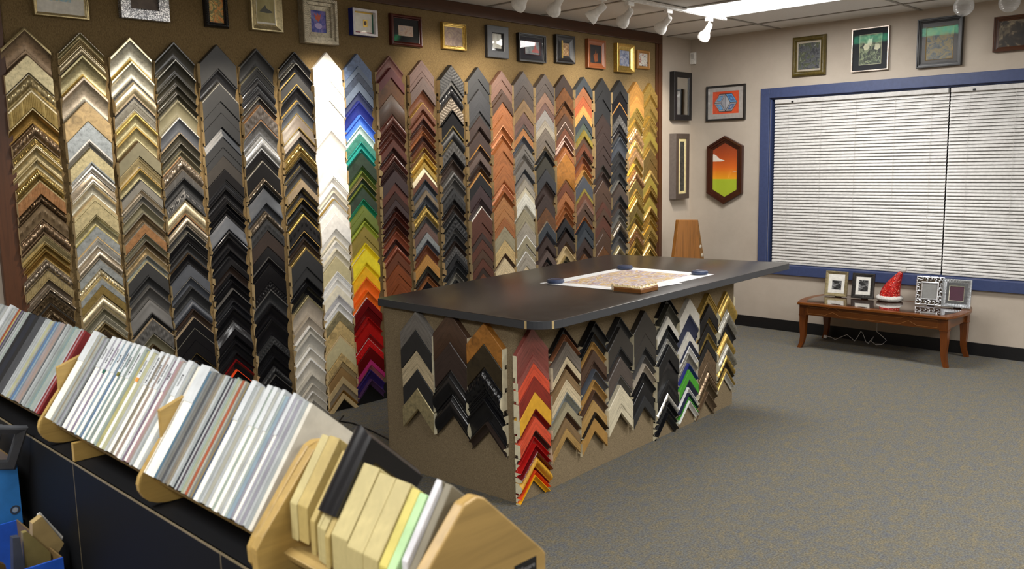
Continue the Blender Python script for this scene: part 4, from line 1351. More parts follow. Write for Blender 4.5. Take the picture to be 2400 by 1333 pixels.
def strip(mb, prof, P, Hh, hw, m=0, orn='', rnd=None, off=(0, 0, 0), T=None):
    if orn:
        q = []
        for (v0, h0), (v1, h1) in zip(prof, prof[1:]):
            k = max(1, int((v1-v0)*14)); q += [(v0+(v1-v0)*j/k, h0+(h1-h0)*j/k) for j in range(k)]
        prof = q + [prof[-1]]
    L = hw*1.414; n = 1
    if orn: n = max(10, int(L/.0055))
    per = max(.009, P*.42); ph = rnd.random()*6 if rnd else 0
    def bump(u, v):
        if not orn or v <= .02 or v >= .98: return 0
        if orn == 'o': return (.0035*math.sin(2*PI*u/per + 5*v + ph)*math.sin(PI*v*2.0+1) + .002*math.sin(2*PI*u/(per*.43)+9*v))*math.sin(PI*v)
        if orn == 'b': return .0045*max(0, math.sin(2*PI*u/.013))*max(0, 1-abs(v-.5)/.3)
        if orn == 'g': return .0025*(1 if math.sin(2*PI*u/.012) > 0 else 0)
        return .003*(1 if math.sin(2*PI*u/.022)*math.sin(2*PI*v*P/.022) > 0 else 0)
    for sgn in (-1, 1):
        grid = []
        for i in range(n+1):
            x = hw*i/n; u = x*1.414
            grid.append([(sgn*x, -(h*Hh + (bump(u, v) if h > .1 else 0)), -x - v*P) for v, h in prof])
        for i in range(n):
            for j in range(len(prof)-1):
                pts = [grid[i][j], grid[i][j+1], grid[i+1][j+1], grid[i+1][j]]
                if sgn > 0: pts = pts[::-1]
                uv = [((i if q in (0, 1) else i+1)*L/n + ph, prof[j+1 if q in (1, 2) else j][1]*.3*Hh*10 + prof[j+1 if q in (1, 2) else j][0]*P) for q in range(4)]
                if sgn > 0: uv = uv[::-1]
                if T: pts = [T @ Vector(p) for p in pts]
                mb.face(pts, m, uv)
def endcap(mb, prof, P, Hh, x, m=0, T=None):
    """the sawn end of a leg, with the rabbet at its back"""
    a = abs(x); g = -.0003 if x < 0 else .0003
    poly = [(x+g, -h*Hh, -a - v*P) for v, h in prof]
    hl = prof[-1][1]*Hh
    poly += [(x+g, -hl, -a-P*.8), (x+g, 0, -a-P*.8)]
    if T: poly = [T @ Vector(p) for p in poly]
    uv = [(p[1]*3, p[2]*3) for p in poly]
    mb.face(poly, m, uv)
def weld(o):
    bm = bmesh.new(); bm.from_mesh(o.data); bmesh.ops.remove_doubles(bm, verts=bm.verts, dist=.00005)
    bm.to_mesh(o.data); bm.free(); shade_angle(o, 38)
rest = MB(); rest_m = []; rest_i = {}
def rest_mat(m):
    if m.name not in rest_i: rest_i[m.name] = len(rest_m); rest_m.append(m)
    return rest_i[m.name]
def cmat(c):
    hx, k = PAL[c]; return mat(c.replace('_', ' '), hx, k)
recs = [l.split() for l in CHEV.strip().split('\n')]
count = {}
rr = random.Random(3)
for r in recs:
    kind, ci, z, P, c, p, rim, lip, orn, ind = r[0], int(r[1]), float(r[2]), float(r[3]), r[4], r[5], r[6], r[7], r[8], r[9] == '1'
    key = (kind, ci); k = count.get(key, 0); count[key] = k+1
    cx, cy, rz = COLPOS[kind][ci]
    P -= .0006; orn = '' if orn == '-' else orn
    Hh = rr.uniform(.024, .038) + (.006 if p in 'CR' else 0) + (.006 if kind == 'wall' and ci > 10 else 0) + (.006 if kind == 'end' else 0)
    if kind == 'end' and k == 2 and ci == 2: Hh = .055
    hw = (.1095 if kind == 'wall' else .1125) + rr.uniform(-.003, .003); jx = rr.uniform(-.0015, .0015)
    prof = PROF[p]
    thin = rim in ('silver', 'bright_silver', 'taupe', 'dark_bronze', 'copper', 'olive_grey')
    rf = 0 if rim == '-' else min(.4, max(.085 if thin else .13, (.0035 if thin else .006)/P)); lf = 0 if lip == '-' else min(.4, max(.13, .006/P))
    cutx = hw if kind == 'end' else -hw
    mraw = m_rawpale if kind != 'wall' else m_raw
    M = Matrix.Translation((cx, cy, z)) @ Matrix.Rotation(rz, 4, 'Z')
    if not ind:
        M = M @ Matrix.Translation((jx, 0, 0))
        strip(rest, cut(prof, rf, 1-lf), P, Hh, hw, rest_mat(cmat(c)), orn, rr, T=M)
        if rf: strip(rest, cut(prof, 0, rf), P, Hh, hw, rest_mat(cmat(rim)), T=M)
        if lf: strip(rest, cut(prof, 1-lf, 1), P, Hh, hw, rest_mat(cmat(lip)), T=M)
        endcap(rest, prof, P, Hh, cutx, rest_mat(mraw), T=M); endcap(rest, prof, P, Hh, -cutx, rest_mat(cmat(c)), T=M)
        continue
    where = {'wall': 'of %s wall column from left', 'front': 'of %s column on counter front', 'end': 'of %s column on counter end'}[kind] % ORD1[ci]
    lab = '%s %s corner sample, %s %s' % (c.replace('_', ' '), OADJ.get(orn, ADJ[p]), ORD[k] + ('' if k == 0 else ' from top'), where)
    o = thing('frame_corner_sample', lab, 'frame sample', (cx + jx*math.cos(rz), cy + jx*math.sin(rz), z), rz, {'wall': 'frame corner samples on the display wall', 'front': 'frame corner samples on the counter front', 'end': 'frame corner samples on the counter end'}[kind])
    mb = MB(); strip(mb, cut(prof, rf, 1-lf), P, Hh, hw, 0, orn, rr); endcap(mb, prof, P, Hh, -cutx, 0)
    weld(mb.build('moulding', cmat(c), o))
    if rf:
        mb = MB(); strip(mb, cut(prof, 0, rf), P, Hh, hw); q = mb.build('outer_rim', cmat(rim), o); weld(q); q['label'] = rim.replace('_', ' ') + ' rim'
    if lf:
        mb = MB(); strip(mb, cut(prof, 1-lf, 1), P, Hh, hw); q = mb.build('inner_lip', cmat(lip), o); weld(q); q['label'] = lip.replace('_', ' ') + ' lip'
    mb = MB(); endcap(mb, prof, P, Hh, cutx); mb.build('cut_end', mraw, o)
# the hidden lower ends of the columns behind the counter
for ci in range(9, 22):
    cx, cy, rz = COLPOS['wall'][ci]; mine = [r for r in recs if r[0] == 'wall' and int(r[1]) == ci]; z = float(mine[-1][2])-float(mine[-1][3])
    while z > .36:
        r = rr.choice(mine); P = float(r[3])
        strip(rest, PROF[r[5]], P, .03, .1095, rest_mat(cmat(r[4])), T=Matrix.Translation((cx, cy, z))); endcap(rest, PROF[r[5]], P, .03, -.1095, rest_mat(m_raw), T=Matrix.Translation((cx, cy, z))); z -= P+.0006
ro = rest.build('small_corner_samples', rest_m); weld(ro)
tag(ro, 'many smaller frame corner samples filling the rest of the columns', 'frame samples', kind='stuff')
# ------------------------------------------------------------------ framed pictures
m_glaze = glass('picture glazing', 'ffffff', 1.33)
m_ar = glass('green tinged coated glazing', 'ffffff', 1.4, 0, '2a7058')
def inset_poly(poly, d):
    """convex polygon, counter-clockwise in (x, z); each edge moved inwards by d"""
    n = len(poly); out = []
    for k in range(n):
        p0, p1, p2 = Vector(poly[k-1]), Vector(poly[k]), Vector(poly[(k+1) % n])
        a, b = (p1-p0).normalized(), (p2-p1).normalized()
        na, nb = Vector((-a.y, a.x)), Vector((-b.y, b.x))
        m_ = (na+nb); m_ = m_/max(1e-6, m_.dot(na)); out.append(tuple(p1 + m_*d))
    return out
def ring(mb, poly, prof, m=0, sidem=None, orn=0, per=.012):
    """mitred frame: prof = list of (inset, height); height goes out along -y"""
    rings = [[(p[0], -h, p[1]) for p in inset_poly(poly, i)] for i, h in prof]
    n = len(poly)
    for a, b, (i0, h0), (i1, h1) in zip(rings, rings[1:], prof, prof[1:]):
        for k in range(n):
            k2 = (k+1) % n
            mm = m if not callable(m) else m(k)
            if sidem is not None and i0 == 0 and i1 == 0: mm = sidem
            if not orn or i0 < .001 or i1 <= i0:
                mb.face([a[k], a[k2], b[k2], b[k]], mm)
            else:
                A0, A1, B0, B1 = map(Vector, (a[k], a[k2], b[k], b[k2])); S = max(2, int((A1-A0).length/per*2))
                for q in range(S):
                    def mix(U, V, t, hh): r = U.lerp(V, t); r.y -= hh; return r
                    h_0 = orn*(q % 2); h_1 = orn*((q+1) % 2)
                    mb.face([mix(A0, A1, q/S, 0), mix(A0, A1, (q+1)/S, 0), mix(B0, B1, (q+1)/S, h_1), mix(B0, B1, q/S, h_0)], mm)
def rect(w, h): return [(-w/2, 0), (w/2, 0), (w/2, h), (-w/2, h)]
SHAPES = {'scoop': lambda f, d: [(0, 0), (0, d*.95), (f*.06, d), (f*.2, d), (f*.4, d*.75), (f*.7, d*.55), (f*.86, d*.5), (f*.88, d*.56), (f, d*.54), (f, d*.15)],
          'flat': lambda f, d: [(0, 0), (0, d*.96), (f*.06, d), (f*.92, d), (f, d*.9), (f, d*.15)],
          'round': lambda f, d: [(0, 0), (0, d*.6), (f*.1, d*.78), (f*.3, d*.97), (f*.5, d), (f*.7, d*.9), (f*.84, d*.62), (f*.86, d*.7), (f, d*.66), (f, d*.15)],
          'step': lambda f, d: [(0, 0), (0, d*.9), (f*.05, d), (f*.3, d), (f*.34, d*.8), (f*.6, d*.76), (f*.64, d*.58), (f, d*.5), (f, d*.15)]}
def picture(name, lab, cat, loc, rz, poly, depth, fw, shape, fmat, group=None, matm=None, opening=None, artm=None, liner=None, glaze=True, orn=0, side=None, marks=(), tilt=0, ad=.45):
    """opening = (x0, x1, z0, z1) in the local frame; marks = (material, polygon) lying on the artwork"""
    o = thing(name, lab, cat, loc, rz, group)
    if tilt: o.rotation_euler = (tilt, 0, rz)
    mb = MB(); ring(mb, poly, SHAPES[shape](fw, depth), 0, 1 if side else None, orn)
    fr = mb.build('frame', [fmat, side] if side else fmat, o, smooth=30)
    back = MB().prism(inset_poly(poly, .003), -.003, -.001, 'y').build('backing', m_backing, o)
    inner = inset_poly(poly, fw*.9); d0 = depth*ad
    art_poly = inner
    if opening:
        x0, x1, z0, z1 = opening; art_poly = [(x0, z0), (x1, z0), (x1, z1), (x0, z1)]
        mb = MB(); n = len(inner)
        if n == 4:
            for k in range(4):
                k2 = (k+1) % 4
                a, b, c, d = inner[k], inner[k2], art_poly[k2], art_poly[k]
                mb.face([(a[0], -d0-.002, a[1]), (b[0], -d0-.002, b[1]), (c[0], -d0-.002, c[1]), (d[0], -d0-.002, d[1])])
                mb.face([(d[0], -d0-.002, d[1]), (c[0], -d0-.002, c[1]), (c[0], -d0, c[1]), (d[0], -d0, d[1])], 1)
        mb.build('mat_board', [matm, m_bevel], o)
        if liner:
            lw, lm = liner; big = [(x0-lw, z0-lw), (x1+lw, z0-lw), (x1+lw, z1+lw), (x0-lw, z1+lw)]
            mb = MB(); ring(mb, big, [(0, d0+.002), (0, d0+.005), (lw, d0+.004), (lw, d0)]); mb.build('liner', lm, o)
    MB().prism(art_poly, -d0, -d0+.001, 'y').build('artwork', artm, o)
    for k, mk in enumerate(marks):
        MB().prism(mk[1], -d0-.0006-.0002*k, -d0-.0002*k, 'y').build(mk[2] if len(mk) > 2 else 'painted_shape', mk[0], o)
    if glaze: MB().prism(inner, -d0-.006, -d0-.0045, 'y').build('glazing', m_glaze if glaze is True else glaze, o)
    return o
m_backing = mat('kraft backing paper', '5a4a36', 'p'); m_bevel = mat('white mat bevel', 'ece9e0', 'p')
m_blackfr = mat('satin black frame', '161517', 'g', .38); m_whitemat = mat('white mat board', 'e2e0d8', 'p', .8); m_blackmat = mat('black mat board', '17181b', 'p', .8)
m_glit = NT('silver glitter'); _v = m_glit.coord(); _vo = m_glit.add('ShaderNodeTexVoronoi'); _vo.inputs['Scale'].default_value = 260
m_glit.link(_v, _vo.inputs['Vector']); _sp = m_glit.add('ShaderNodeSeparateColor'); m_glit.link(_vo.outputs['Color'], _sp.inputs[0])
m_glit.link(m_glit.ramp(_sp.outputs[0], [(.0, lin('55565a')), (.55, lin('a9aab0')), (.9, lin('ffffff'))]), m_glit.b.inputs['Base Color']); m_glit.set(Metallic=.7, Roughness=.25)
m_glit.bump(_sp.outputs[1], 1, .006); m_glit = m_glit.m
def ell(cx, cz, rx, rz, n=16, a0=0): return [(cx+rx*math.cos(a0+2*PI*k/n), cz+rz*math.sin(a0+2*PI*k/n)) for k in range(n)]
G1 = 'framed pictures above the corner samples'
def wallA(lab, x0, x1, z0, z1, depth, fw, shape, fm, **kw):
    return picture('framed_picture', lab, 'picture', ((x0+x1)/2, -.0205, z0), 0, rect(x1-x0, z1-z0), depth, fw, shape, fm, group=G1, **kw)
cm = lambda c: mat(c.replace('_', ' '), *PAL[c])
wallA('gold framed blue painting with wide white mat, leftmost on display wall', -5.888, -5.631, 2.353, 2.625, .03, .02, 'step', cm('champagne'), matm=m_whitemat, opening=(-.05, .05, .078, .2), artm=art('blue wash', [(.3, '6fa3c4'), (.5, 'a9cbd9'), (.65, 'd8c9a6')], 20))
wallA('dark picture in silver glitter frame above third column', -5.472, -5.212, 2.381, 2.632, .035, .056, 'flat', m_glit, artm=art('dusky mirror', [(.3, '453a36'), (.7, '7a6c62')], 5), orn=0)
wallA('narrow orange painting in carved black frame', -5.005, -4.865, 2.382, 2.635, .035, .026, 'round', m_blackfr, orn=.003, artm=art('orange grove paint', [(.3, 'b8552a'), (.45, 'e0a050'), (.52, '5c7048'), (.6, 'e6c878'), (.75, 'd07a58')], 14, 2.5))
wallA('pale champagne frame with sepia picture and white liner', -4.725, -4.519, 2.389, 2.636, .035, .042, 'scoop', cm('pale_champagne'), matm=m_whitemat, opening=(-.058, .058, .052, .195), artm=art('sepia mist', [(.3, '8c8454'), (.5, 'aaa070'), (.7, 'b8b48e')], 6, 1),
      marks=[(mat('grey bird paint', '4c5048', 'p'), [(-.04, .11), (-.02, .13), (0, .15), (.006, .132), (.04, .118), (.045, .11), (.01, .105)])])
wallA('thick ornate whitewashed frame holding small blue painting', -4.392, -4.143, 2.343, 2.614, .06, .07, 'step', mat('whitewashed carved frame', 'b5ae9c', 'm', .5), orn=.0025, artm=art('blue dusk paint', [(.3, '27307a'), (.45, '4a5ab0'), (.56, '8a7ac0'), (.7, '45b0c8')], 12, 1.5),
      marks=[(mat('coral paint', 'd0644a', 'p'), [(-.02, .15), (0, .135), (.012, .15), (.022, .185), (.006, .17), (-.006, .19), (-.012, .168), (-.03, .185)]), (mat('lilac paint', 'b9aee0', 'p'), ell(0, .11, .026, .018))])
fo = wallA('square shadow box with blue side and white rim', -4.022, -3.83, 2.422, 2.588, .05, .016, 'flat', mat('white lacquer frame', 'dad8e0', 'g'), side=mat('royal blue frame side', '1f2c88', 'p'), artm=mat('white picture ground', 'e6e4dc', 'p'),
      marks=[(mat('yellow inner edge', 'd9b23a', 'p'), [(-.08, .142), (.08, .142), (.08, .152), (-.08, .152)]), (mat('green inner edge', '2c6a55', 'p'), [(.07, .016), (.08, .016), (.08, .142), (.07, .142)]), (mat('maroon inner edge', '8a3050', 'p'), [(-.08, .014), (.07, .014), (.07, .026), (-.08, .026)]), (cm('gold'), [(.0, .058), (.035, .058), (.035, .105), (.0, .105)]), (cm('walnut'), ell(.017, .082, .01, .014))])
wallA('mahogany frame with wide black mat around pastel picture', -3.702, -3.434, 2.387, 2.591, .035, .027, 'round', mat('mahogany frame', '4a1d16', 'g'), matm=m_blackmat, opening=(-.066, .062, .066, .134), glaze=m_ar, artm=art('pastel squares', [(.3, 'a0705a'), (.5, 'c4b0a0'), (.7, '9a8f9a')], 14))
wallA('bright gold ribbed frame with mottled mauve picture', -3.247, -3.022, 2.397, 2.579, .03, .027, 'step', cm('gold'), orn=.0015, artm=art('mauve leaf paint', [(.3, '8a7466'), (.5, 'a9948c'), (.6, 'c0ab8e'), (.75, '8d86a0')], 16))
wallA('wide dark grey frame with pale grey picture', -2.812, -2.588, 2.371, 2.601, .03, .052, 'flat', mat('dark grey frame', '3b3d42', 'p'), matm=m_blackmat, opening=(-.045, .045, .07, .175), artm=art('pale fabric photo', [(.3, '8d8d88'), (.5, 'b9bab4'), (.7, 'cfd6d6')], 8, sc=(4, 1, .6)))
wallA('black landscape frame with red shape on grey picture', -2.476, -2.168, 2.365, 2.576, .035, .026, 'step', m_blackfr, matm=mat('midnight mat board', '1b1c28', 'p', .8), opening=(-.075, .095, .06, .156), liner=(.003, cm('dark_red')), artm=art('grey blue wash', [(.3, '4c5a66'), (.5, '8f989c'), (.7, 'c2c0c0')], 7),
      marks=[(mat('red glaze paint', 'b8392a', 'p'), [(.0, .075), (.085, .075), (.08, .092), (.058, .108), (.05, .15), (.038, .15), (.032, .108), (.012, .092)])])
wallA('black frame with small inner gold frame set to the right', -2.045, -1.812, 2.382, 2.602, .035, .06, 'scoop', m_blackfr, matm=m_blackmat, opening=(-.02, .085, .04, .18), liner=(.018, cm('gold')), artm=art('brown sketch', [(.3, '5e3a22'), (.5, 'a07a4c'), (.65, 'd9c6a0')], 18))
wallA('copper wood frame with leafy brown motif on black', -1.645, -1.407, 2.366, 2.602, .035, .045, 'scoop', mat('copper wood frame', '8a4f2c', 'w'), artm=m_blackmat,
      marks=[(mat('brown leaf paint', '7a4426', 'b'), [(-.01, .05), (.03, .06), (.026, .1), (.03, .13), (.01, .12), (.004, .165), (-.008, .12), (-.03, .11), (-.02, .085)])])
wallA('burnished gold frame with blue and lilac painting', -1.258, -1.004, 2.355, 2.598, .045, .056, 'scoop', cm('gold'), artm=art('blue figures wash', [(.3, '39405e'), (.45, '7a84a0'), (.58, 'b0b4c0'), (.72, 'c08a78')], 16))
wallA('smallest honey gold frame with spotted white picture', -.937, -.748, 2.403, 2.567, .03, .026, 'round', cm('honey'), artm=art('spotted print', [(.36, '38405c'), (.44, 'd9d6cc'), (.56, 'd9d6cc'), (.66, 'a0452e')], 40, .2, 2))
# on the plain wall strip beside the samples
picture('wall_mirror', 'black framed mirror on the wall strip beside gold samples', 'mirror', (-.2175, -.0005, 1.962), 0, rect(.30, .45), .055, .052, 'flat', m_blackfr, artm=NT('mirror glass').set(Metallic=1., Roughness=.03, Base_Color=(.8, .8, .78, 1)).m, glaze=False, ad=.82,
        marks=[(cm('silver'), [(.084, .05), (.098, .05), (.098, .4), (.084, .4)], 'bevelled_edge')])
picture('framed_picture', 'tall narrow grey frame around dark textured strip', 'picture', (-.2475, -.0005, 1.216), 0, rect(.233, .62), .075, .05, 'flat', mat('taupe box frame', '4b4039', 'p'), side=mat('grey frame side', '6a625e', 'p'), matm=mat('cream mat board', 'd9cc98', 'p'), opening=(-.034, .04, .075, .545), artm=art('dark textured cloth', [(.35, '1c1c1a'), (.6, '4a4a44')], 60, 1), glaze=False, ad=.85)
# pictures on the window wall (local x runs towards the camera, so rz = -90 degrees)
RZ = -PI/2
def wallB(lab, y0, y1, z0, z1, depth, fw, shape, fm, name='framed_picture', **kw):
    return picture(name, lab, 'picture', (-.0005, (y0+y1)/2, z0), RZ, rect(abs(y1-y0), z1-z0), depth, fw, shape, fm, **kw)
cb = mat('cube light blue', '5f9fd6', 'p'); cg = mat('cube grey', '9a9ca4', 'p'); cd = mat('cube deep blue', '3f6fae', 'p'); co = mat('cube orange', 'c8553a', 'p'); ck = mat('cube ink line', '2a2c34', 'p')
W_, E_, CZ = (-.122, .165), (.122, .165), .165
def shrink(q, k):
    mx = sum(p[0] for p in q)/len(q); mz = sum(p[1] for p in q)/len(q); return [(mx+(p[0]-mx)*k, mz+(p[1]-mz)*k) for p in q]
mk = [(ck, [W_, (-.066, .081), (.066, .081), E_, (.066, .249), (-.066, .249)])]
for q, cA, cB in (([W_, (-.05, .165), (0, .245), (-.066, .245)], cg, cb), ([(.05, .165), E_, (.066, .245), (0, .245)], cb, cd), ([W_, (-.066, .085), (0, .085), (-.05, .165)], cg, cb), ([(.05, .165), (0, .085), (.066, .085), E_], cg, cd)):
    mk += [(cA, shrink(q, .93)), (ck, shrink(q, .6)), (cB, shrink(q, .54)), (cA, shrink(q, .25))]
mk += [(cg, shrink([(-.05, .165), (0, .085), (0, .245)], .9)), (mat('cube pale grey', 'b0b2b8', 'p'), shrink([(.05, .165), (0, .245), (0, .085)], .9))]
wallB('black framed orange print with grey and blue hexagon pattern', -.184, -.596, 1.949, 2.275, .025, .017, 'flat', m_blackfr, matm=mat('light grey mat board', 'aaa6a2', 'p'), opening=(-.138, .138, .063, .27), artm=mat('orange print ground', 'd4502e', 'p'), marks=mk)
hx = [(-.189, .103), (-.189, .548), (0, .645), (.189, .548), (.189, .103), (0, 0)]
s = NT('sunset print'); tc = s.add('ShaderNodeTexCoord'); sx = s.add('ShaderNodeSeparateXYZ'); s.link(tc.outputs['Object'], sx.inputs[0])
s.link(s.ramp(sx.outputs['Z'], [(0, lin('a9bc30')), (.235, lin('a9bc30')), (.24, lin('efa41e')), (.34, lin('dc6a20')), (.45, lin('b04a1c')), (.56, lin('8c3a1e'))]), s.b.inputs['Base Color'])
picture('hexagonal_picture', 'tall hexagonal dark wood frame with orange sunset over green', 'picture', (-.0005, -.395, 1.16), RZ, hx[::-1], .04, .06, 'step', mat('dark cocoa frame', '3a1a12', 'g'), artm=s.m,
        marks=[(mat('white cloud paint', 'e8ddd0', 'p'), [(-.135, .405), (-.04, .405), (.0, .412), (-.03, .422), (-.065, .435), (-.09, .46), (-.12, .475), (-.135, .47)], 'painted_cloud'), (mat('small cloud paint', 'dca070', 'p'), [(.08, .3), (.125, .305), (.125, .312), (.09, .312)], 'painted_cloud')])
wallB('mottled green gold frame with grey garden picture over window', -1.052, -1.358, 2.294, 2.634, .035, .044, 'round', mat('aged green gold frame', '574a1e', 'b'), orn=.002, matm=mat('linen liner', 'b5aa98', 'p'), opening=(-.098, .098, .058, .282), artm=art('garden paint', [(.3, '14161a'), (.44, '34363c'), (.5, '5c5e64'), (.55, '38402c'), (.62, '5e6444'), (.72, '9a9ca0')], 22, .8))
fl = mat('cream petal paint', 'c9c8a6', 'p')
wallB('thin silver frame with black mat and white flower print', -1.585, -1.891, 2.291, 2.642, .03, .009, 'flat', mat('pink silver frame', 'b4a89e', 'm'), matm=mat('navy black mat', '12161e', 'p', .7), opening=(-.088, .09, .055, .296), liner=(.003, fl), glaze=m_ar, artm=art('leafy print', [(.4, '121a16'), (.5, '3c4a34'), (.6, '8f9a74'), (.7, '20281e')], 26, 1.5),
      marks=[(fl, [(-.03, .22), (-.015, .27), (0, .255), (.015, .275), (.014, .225), (.0, .2)]), (fl, [(-.06, .2), (-.045, .225), (-.02, .222), (-.008, .195), (-.02, .175), (-.05, .17)]), (fl, [(.03, .175), (.04, .215), (.07, .215), (.08, .185), (.06, .165)])])
wallB('black frame with brown mat around golden misty print', -2.114, -2.45, 2.276, 2.655, .04, .036, 'step', m_blackfr, matm=mat('dark brown mat board', '2e2824', 'p'), opening=(-.1, .098, .06, .308), glaze=m_ar, liner=(.003, cm('antique_gold')), artm=art('misty village paint', [(.3, '2e3432'), (.45, '5c6466'), (.55, '8a7a4e'), (.7, '6a757a')], 16, 1.5))
wallB('brown wood frame with dark picture at top right edge', -2.668, -3.1, 2.347, 2.605, .04, .035, 'step', mat('chestnut frame', '4a2a18', 'g'), artm=art('dark figures paint', [(.35, '121010'), (.5, '30281f'), (.62, '8a7c62'), (.75, '3a2420')], 9, 1))
sn = thing('motion_sensor', 'small white wall sensor in the corner near ceiling', 'sensor', (-.0005, -.032, 2.499), RZ)
MB().prism([(-.03, 0), (.03, 0), (.03, .112), (-.03, .112)], -.028, 0, 'y').build('sensor_body', m_white, sn, bevel=.006)
MB().prism([(-.016, .05), (.016, .05), (.016, .1), (-.016, .1)], -.031, -.0275, 'y').build('sensor_lens', mat('sensor lens', 'c8c6c2', 'g'), sn, bevel=.001)

# ------------------------------------------------------------------ tapered wood slab in the corner
ws = thing('wood_slab', 'tapered golden wood slab standing in the corner behind counter', 'wood slab', (-.62, -.4, 0))
MB().prism([(-.43, 0), (.245, 0), (.1, 1.04), (-.21, 1.06)], -.02, .02, 'y').build('wood_board', wood('teak slab wood', '94602a', 2, .45, .6), ws, bevel=.006)
MB().prism([(.245, 0), (.41, 0), (.105, 1.034), (.1, 1.04)], -.018, .018, 'y').build('resin_edge', mat('amber resin edge', '7a5426', 'b'), ws)
for k, z in enumerate((.79, .71, .62)):
    MB().lathe([(0, .004), (.014, .003), (.018, 0), (.018, -.004)], 16, 0, Matrix.Translation((.15+.03*k, -.0185, z)) @ Matrix.Rotation(PI/2, 4, 'X')).build('inlaid_stone', mat('inlaid stone', 'b8ac98', 'g'), ws, smooth=50)

# ------------------------------------------------------------------ counter
BC, BR, BT = (-4.6021, -2.0037), (-2.4506, -1.9034), (-4.6605, -1.087)
BQ = (BT[0]+BR[0]-BC[0], BT[1]+BR[1]-BC[1])
def rounded(poly, rads, n=8):
    out = []
    for k, p in enumerate(poly):
        p0, p1, p2 = Vector(poly[k-1]), Vector(p), Vector(poly[(k+1) % len(poly)]); r = rads[k]
        if r <= 0: out.append(tuple(p1)); continue
        a, b = (p0-p1).normalized(), (p2-p1).normalized(); ang = a.angle(b); d = r/math.tan(ang/2)
        c = p1 + (a+b).normalized()*(r/math.sin(ang/2)); s0, e0 = p1+a*d-c, p1+b*d-c
        t0, t1 = math.atan2(s0.y, s0.x), math.atan2(e0.y, e0.x); dt = (t1-t0+PI) % (2*PI)-PI
        out += [(c.x+r*math.cos(t0+dt*q/n), c.y+r*math.sin(t0+dt*q/n)) for q in range(n+1)]
    return out
ct_ = thing('design_counter', 'large counter with dark worktop and brown fabric base covered in samples', 'counter')
MB().prism(rounded([BC, BR, BQ, BT], [.035, .02, .02, .02]), 0, .865).build('counter_base', surf('counter base fabric', [(.3, '5c4e38'), (.5, '7e6e54'), (.72, '9c8c6c')], 230, .95, .5, 280, 8), ct_, smooth=40)
s = NT('dark worktop laminate'); f = s.noise(s.coord(), 14, 6, .7); s.link(s.ramp(f, [(.35, lin('2c2724')), (.7, lin('3c3632'))]), s.b.inputs['Base Color']); s.set(Roughness=.27, Specular_IOR_Level=.55)
s.bump(s.noise(s.coord(), 300, 3), .08, .0006)
top_poly = rounded([(-4.684, -1.08), (-4.679, -2.252), (-2.06, -2.098), (-2.30, -.785)], [.015, .13, .05, .1], 10)
MB().prism(top_poly, .866, .906).build('worktop', s.m, ct_, smooth=40, bevel=.003)
s = NT('worktop edge band'); s.set(Base_Color=lin('3a3c40'), Roughness=.4)
band = MB(); n = len(top_poly)
for k in range(n):
    a, b = Vector(top_poly[k]), Vector(top_poly[(k+1) % n]); band.face([(a.x, a.y, .8685), (b.x, b.y, .8685), (b.x, b.y, .9035), (a.x, a.y, .9035)])
cxy = Vector((-3.4, -1.6))
for i, v in enumerate(band.v):
    d = (Vector(v[:2])-cxy).normalized()*.0012; band.v[i] = (v[0]+d.x, v[1]+d.y, v[2])
band.build('edge_band', s.m, ct_, smooth=40)
m_worn = mat('worn bare edge', 'b59f72', 'p')
for t in (.2, .85):
    arc = [p for p in top_poly if p[1] < -2.1 and p[0] < -4.5]; i = int(t*(len(arc)-2)); a, b = Vector(arc[i]), Vector(arc[i+1]); b = a.lerp(b, .55); d = (a-cxy).normalized()*.002
    MB().face([(a.x+d.x, a.y+d.y, .868), (b.x+d.x, b.y+d.y, .868), (b.x+d.x, b.y+d.y, .904), (a.x+d.x, a.y+d.y, .904)]).build('worn_corner_patch', m_worn, ct_)
# black carved sample on the far end of the base, seen edge on
o = thing('frame_corner_sample', 'black carved corner sample jutting from the far end of counter', 'frame sample', (-2.449, -1.76, .835), PI/2+.047)
mb = MB(); strip(mb, PROF['C'], .13, .06, .113, 0, 'o', random.Random(5)); endcap(mb, PROF['C'], .13, .06, .113); weld(mb.build('moulding', cm('black'), o))
mb = MB(); endcap(mb, PROF['C'], .13, .06, -.113); mb.build('cut_end', m_rawpale, o)

# things lying on the worktop
ps = thing('art_print', 'colourful abstract print with white border lying flat on worktop', 'print', (0, 0, .9065))
MB().prism([(-3.768, -1.405), (-3.722, -2.045), (-2.868, -2.0), (-2.872, -1.352)][::1], 0, .0012).build('paper', mat('white print paper', 'fcfbf8', 'p', .7), ps)
MB().prism([(-3.672, -1.49), (-3.64, -1.95), (-2.985, -1.905), (-2.985, -1.432)], .0012, .0018).build('printed_image', art('abstract swirl print', [(.3, 'a48cba'), (.38, 'e6d6ac'), (.45, 'd2a452'), (.49, 'f4ece0'), (.54, 'b4a2c4'), (.59, 'c09a50'), (.64, 'f6f0e4'), (.74, '8a6a30')], 4.5, 3.6, 8, (.7, 1.6, 1)), ps)
MB().face([(-3.5, -2.035, .0022), (-3.3, -2.06, .0022), (-3.28, -1.98, .0022), (-3.48, -1.955, .0022)]).build('loose_strip', mat('white print paper', 'f0eee8'), ps)
m_puck = mat('slate blue weight', '36425f', 'g', .35)
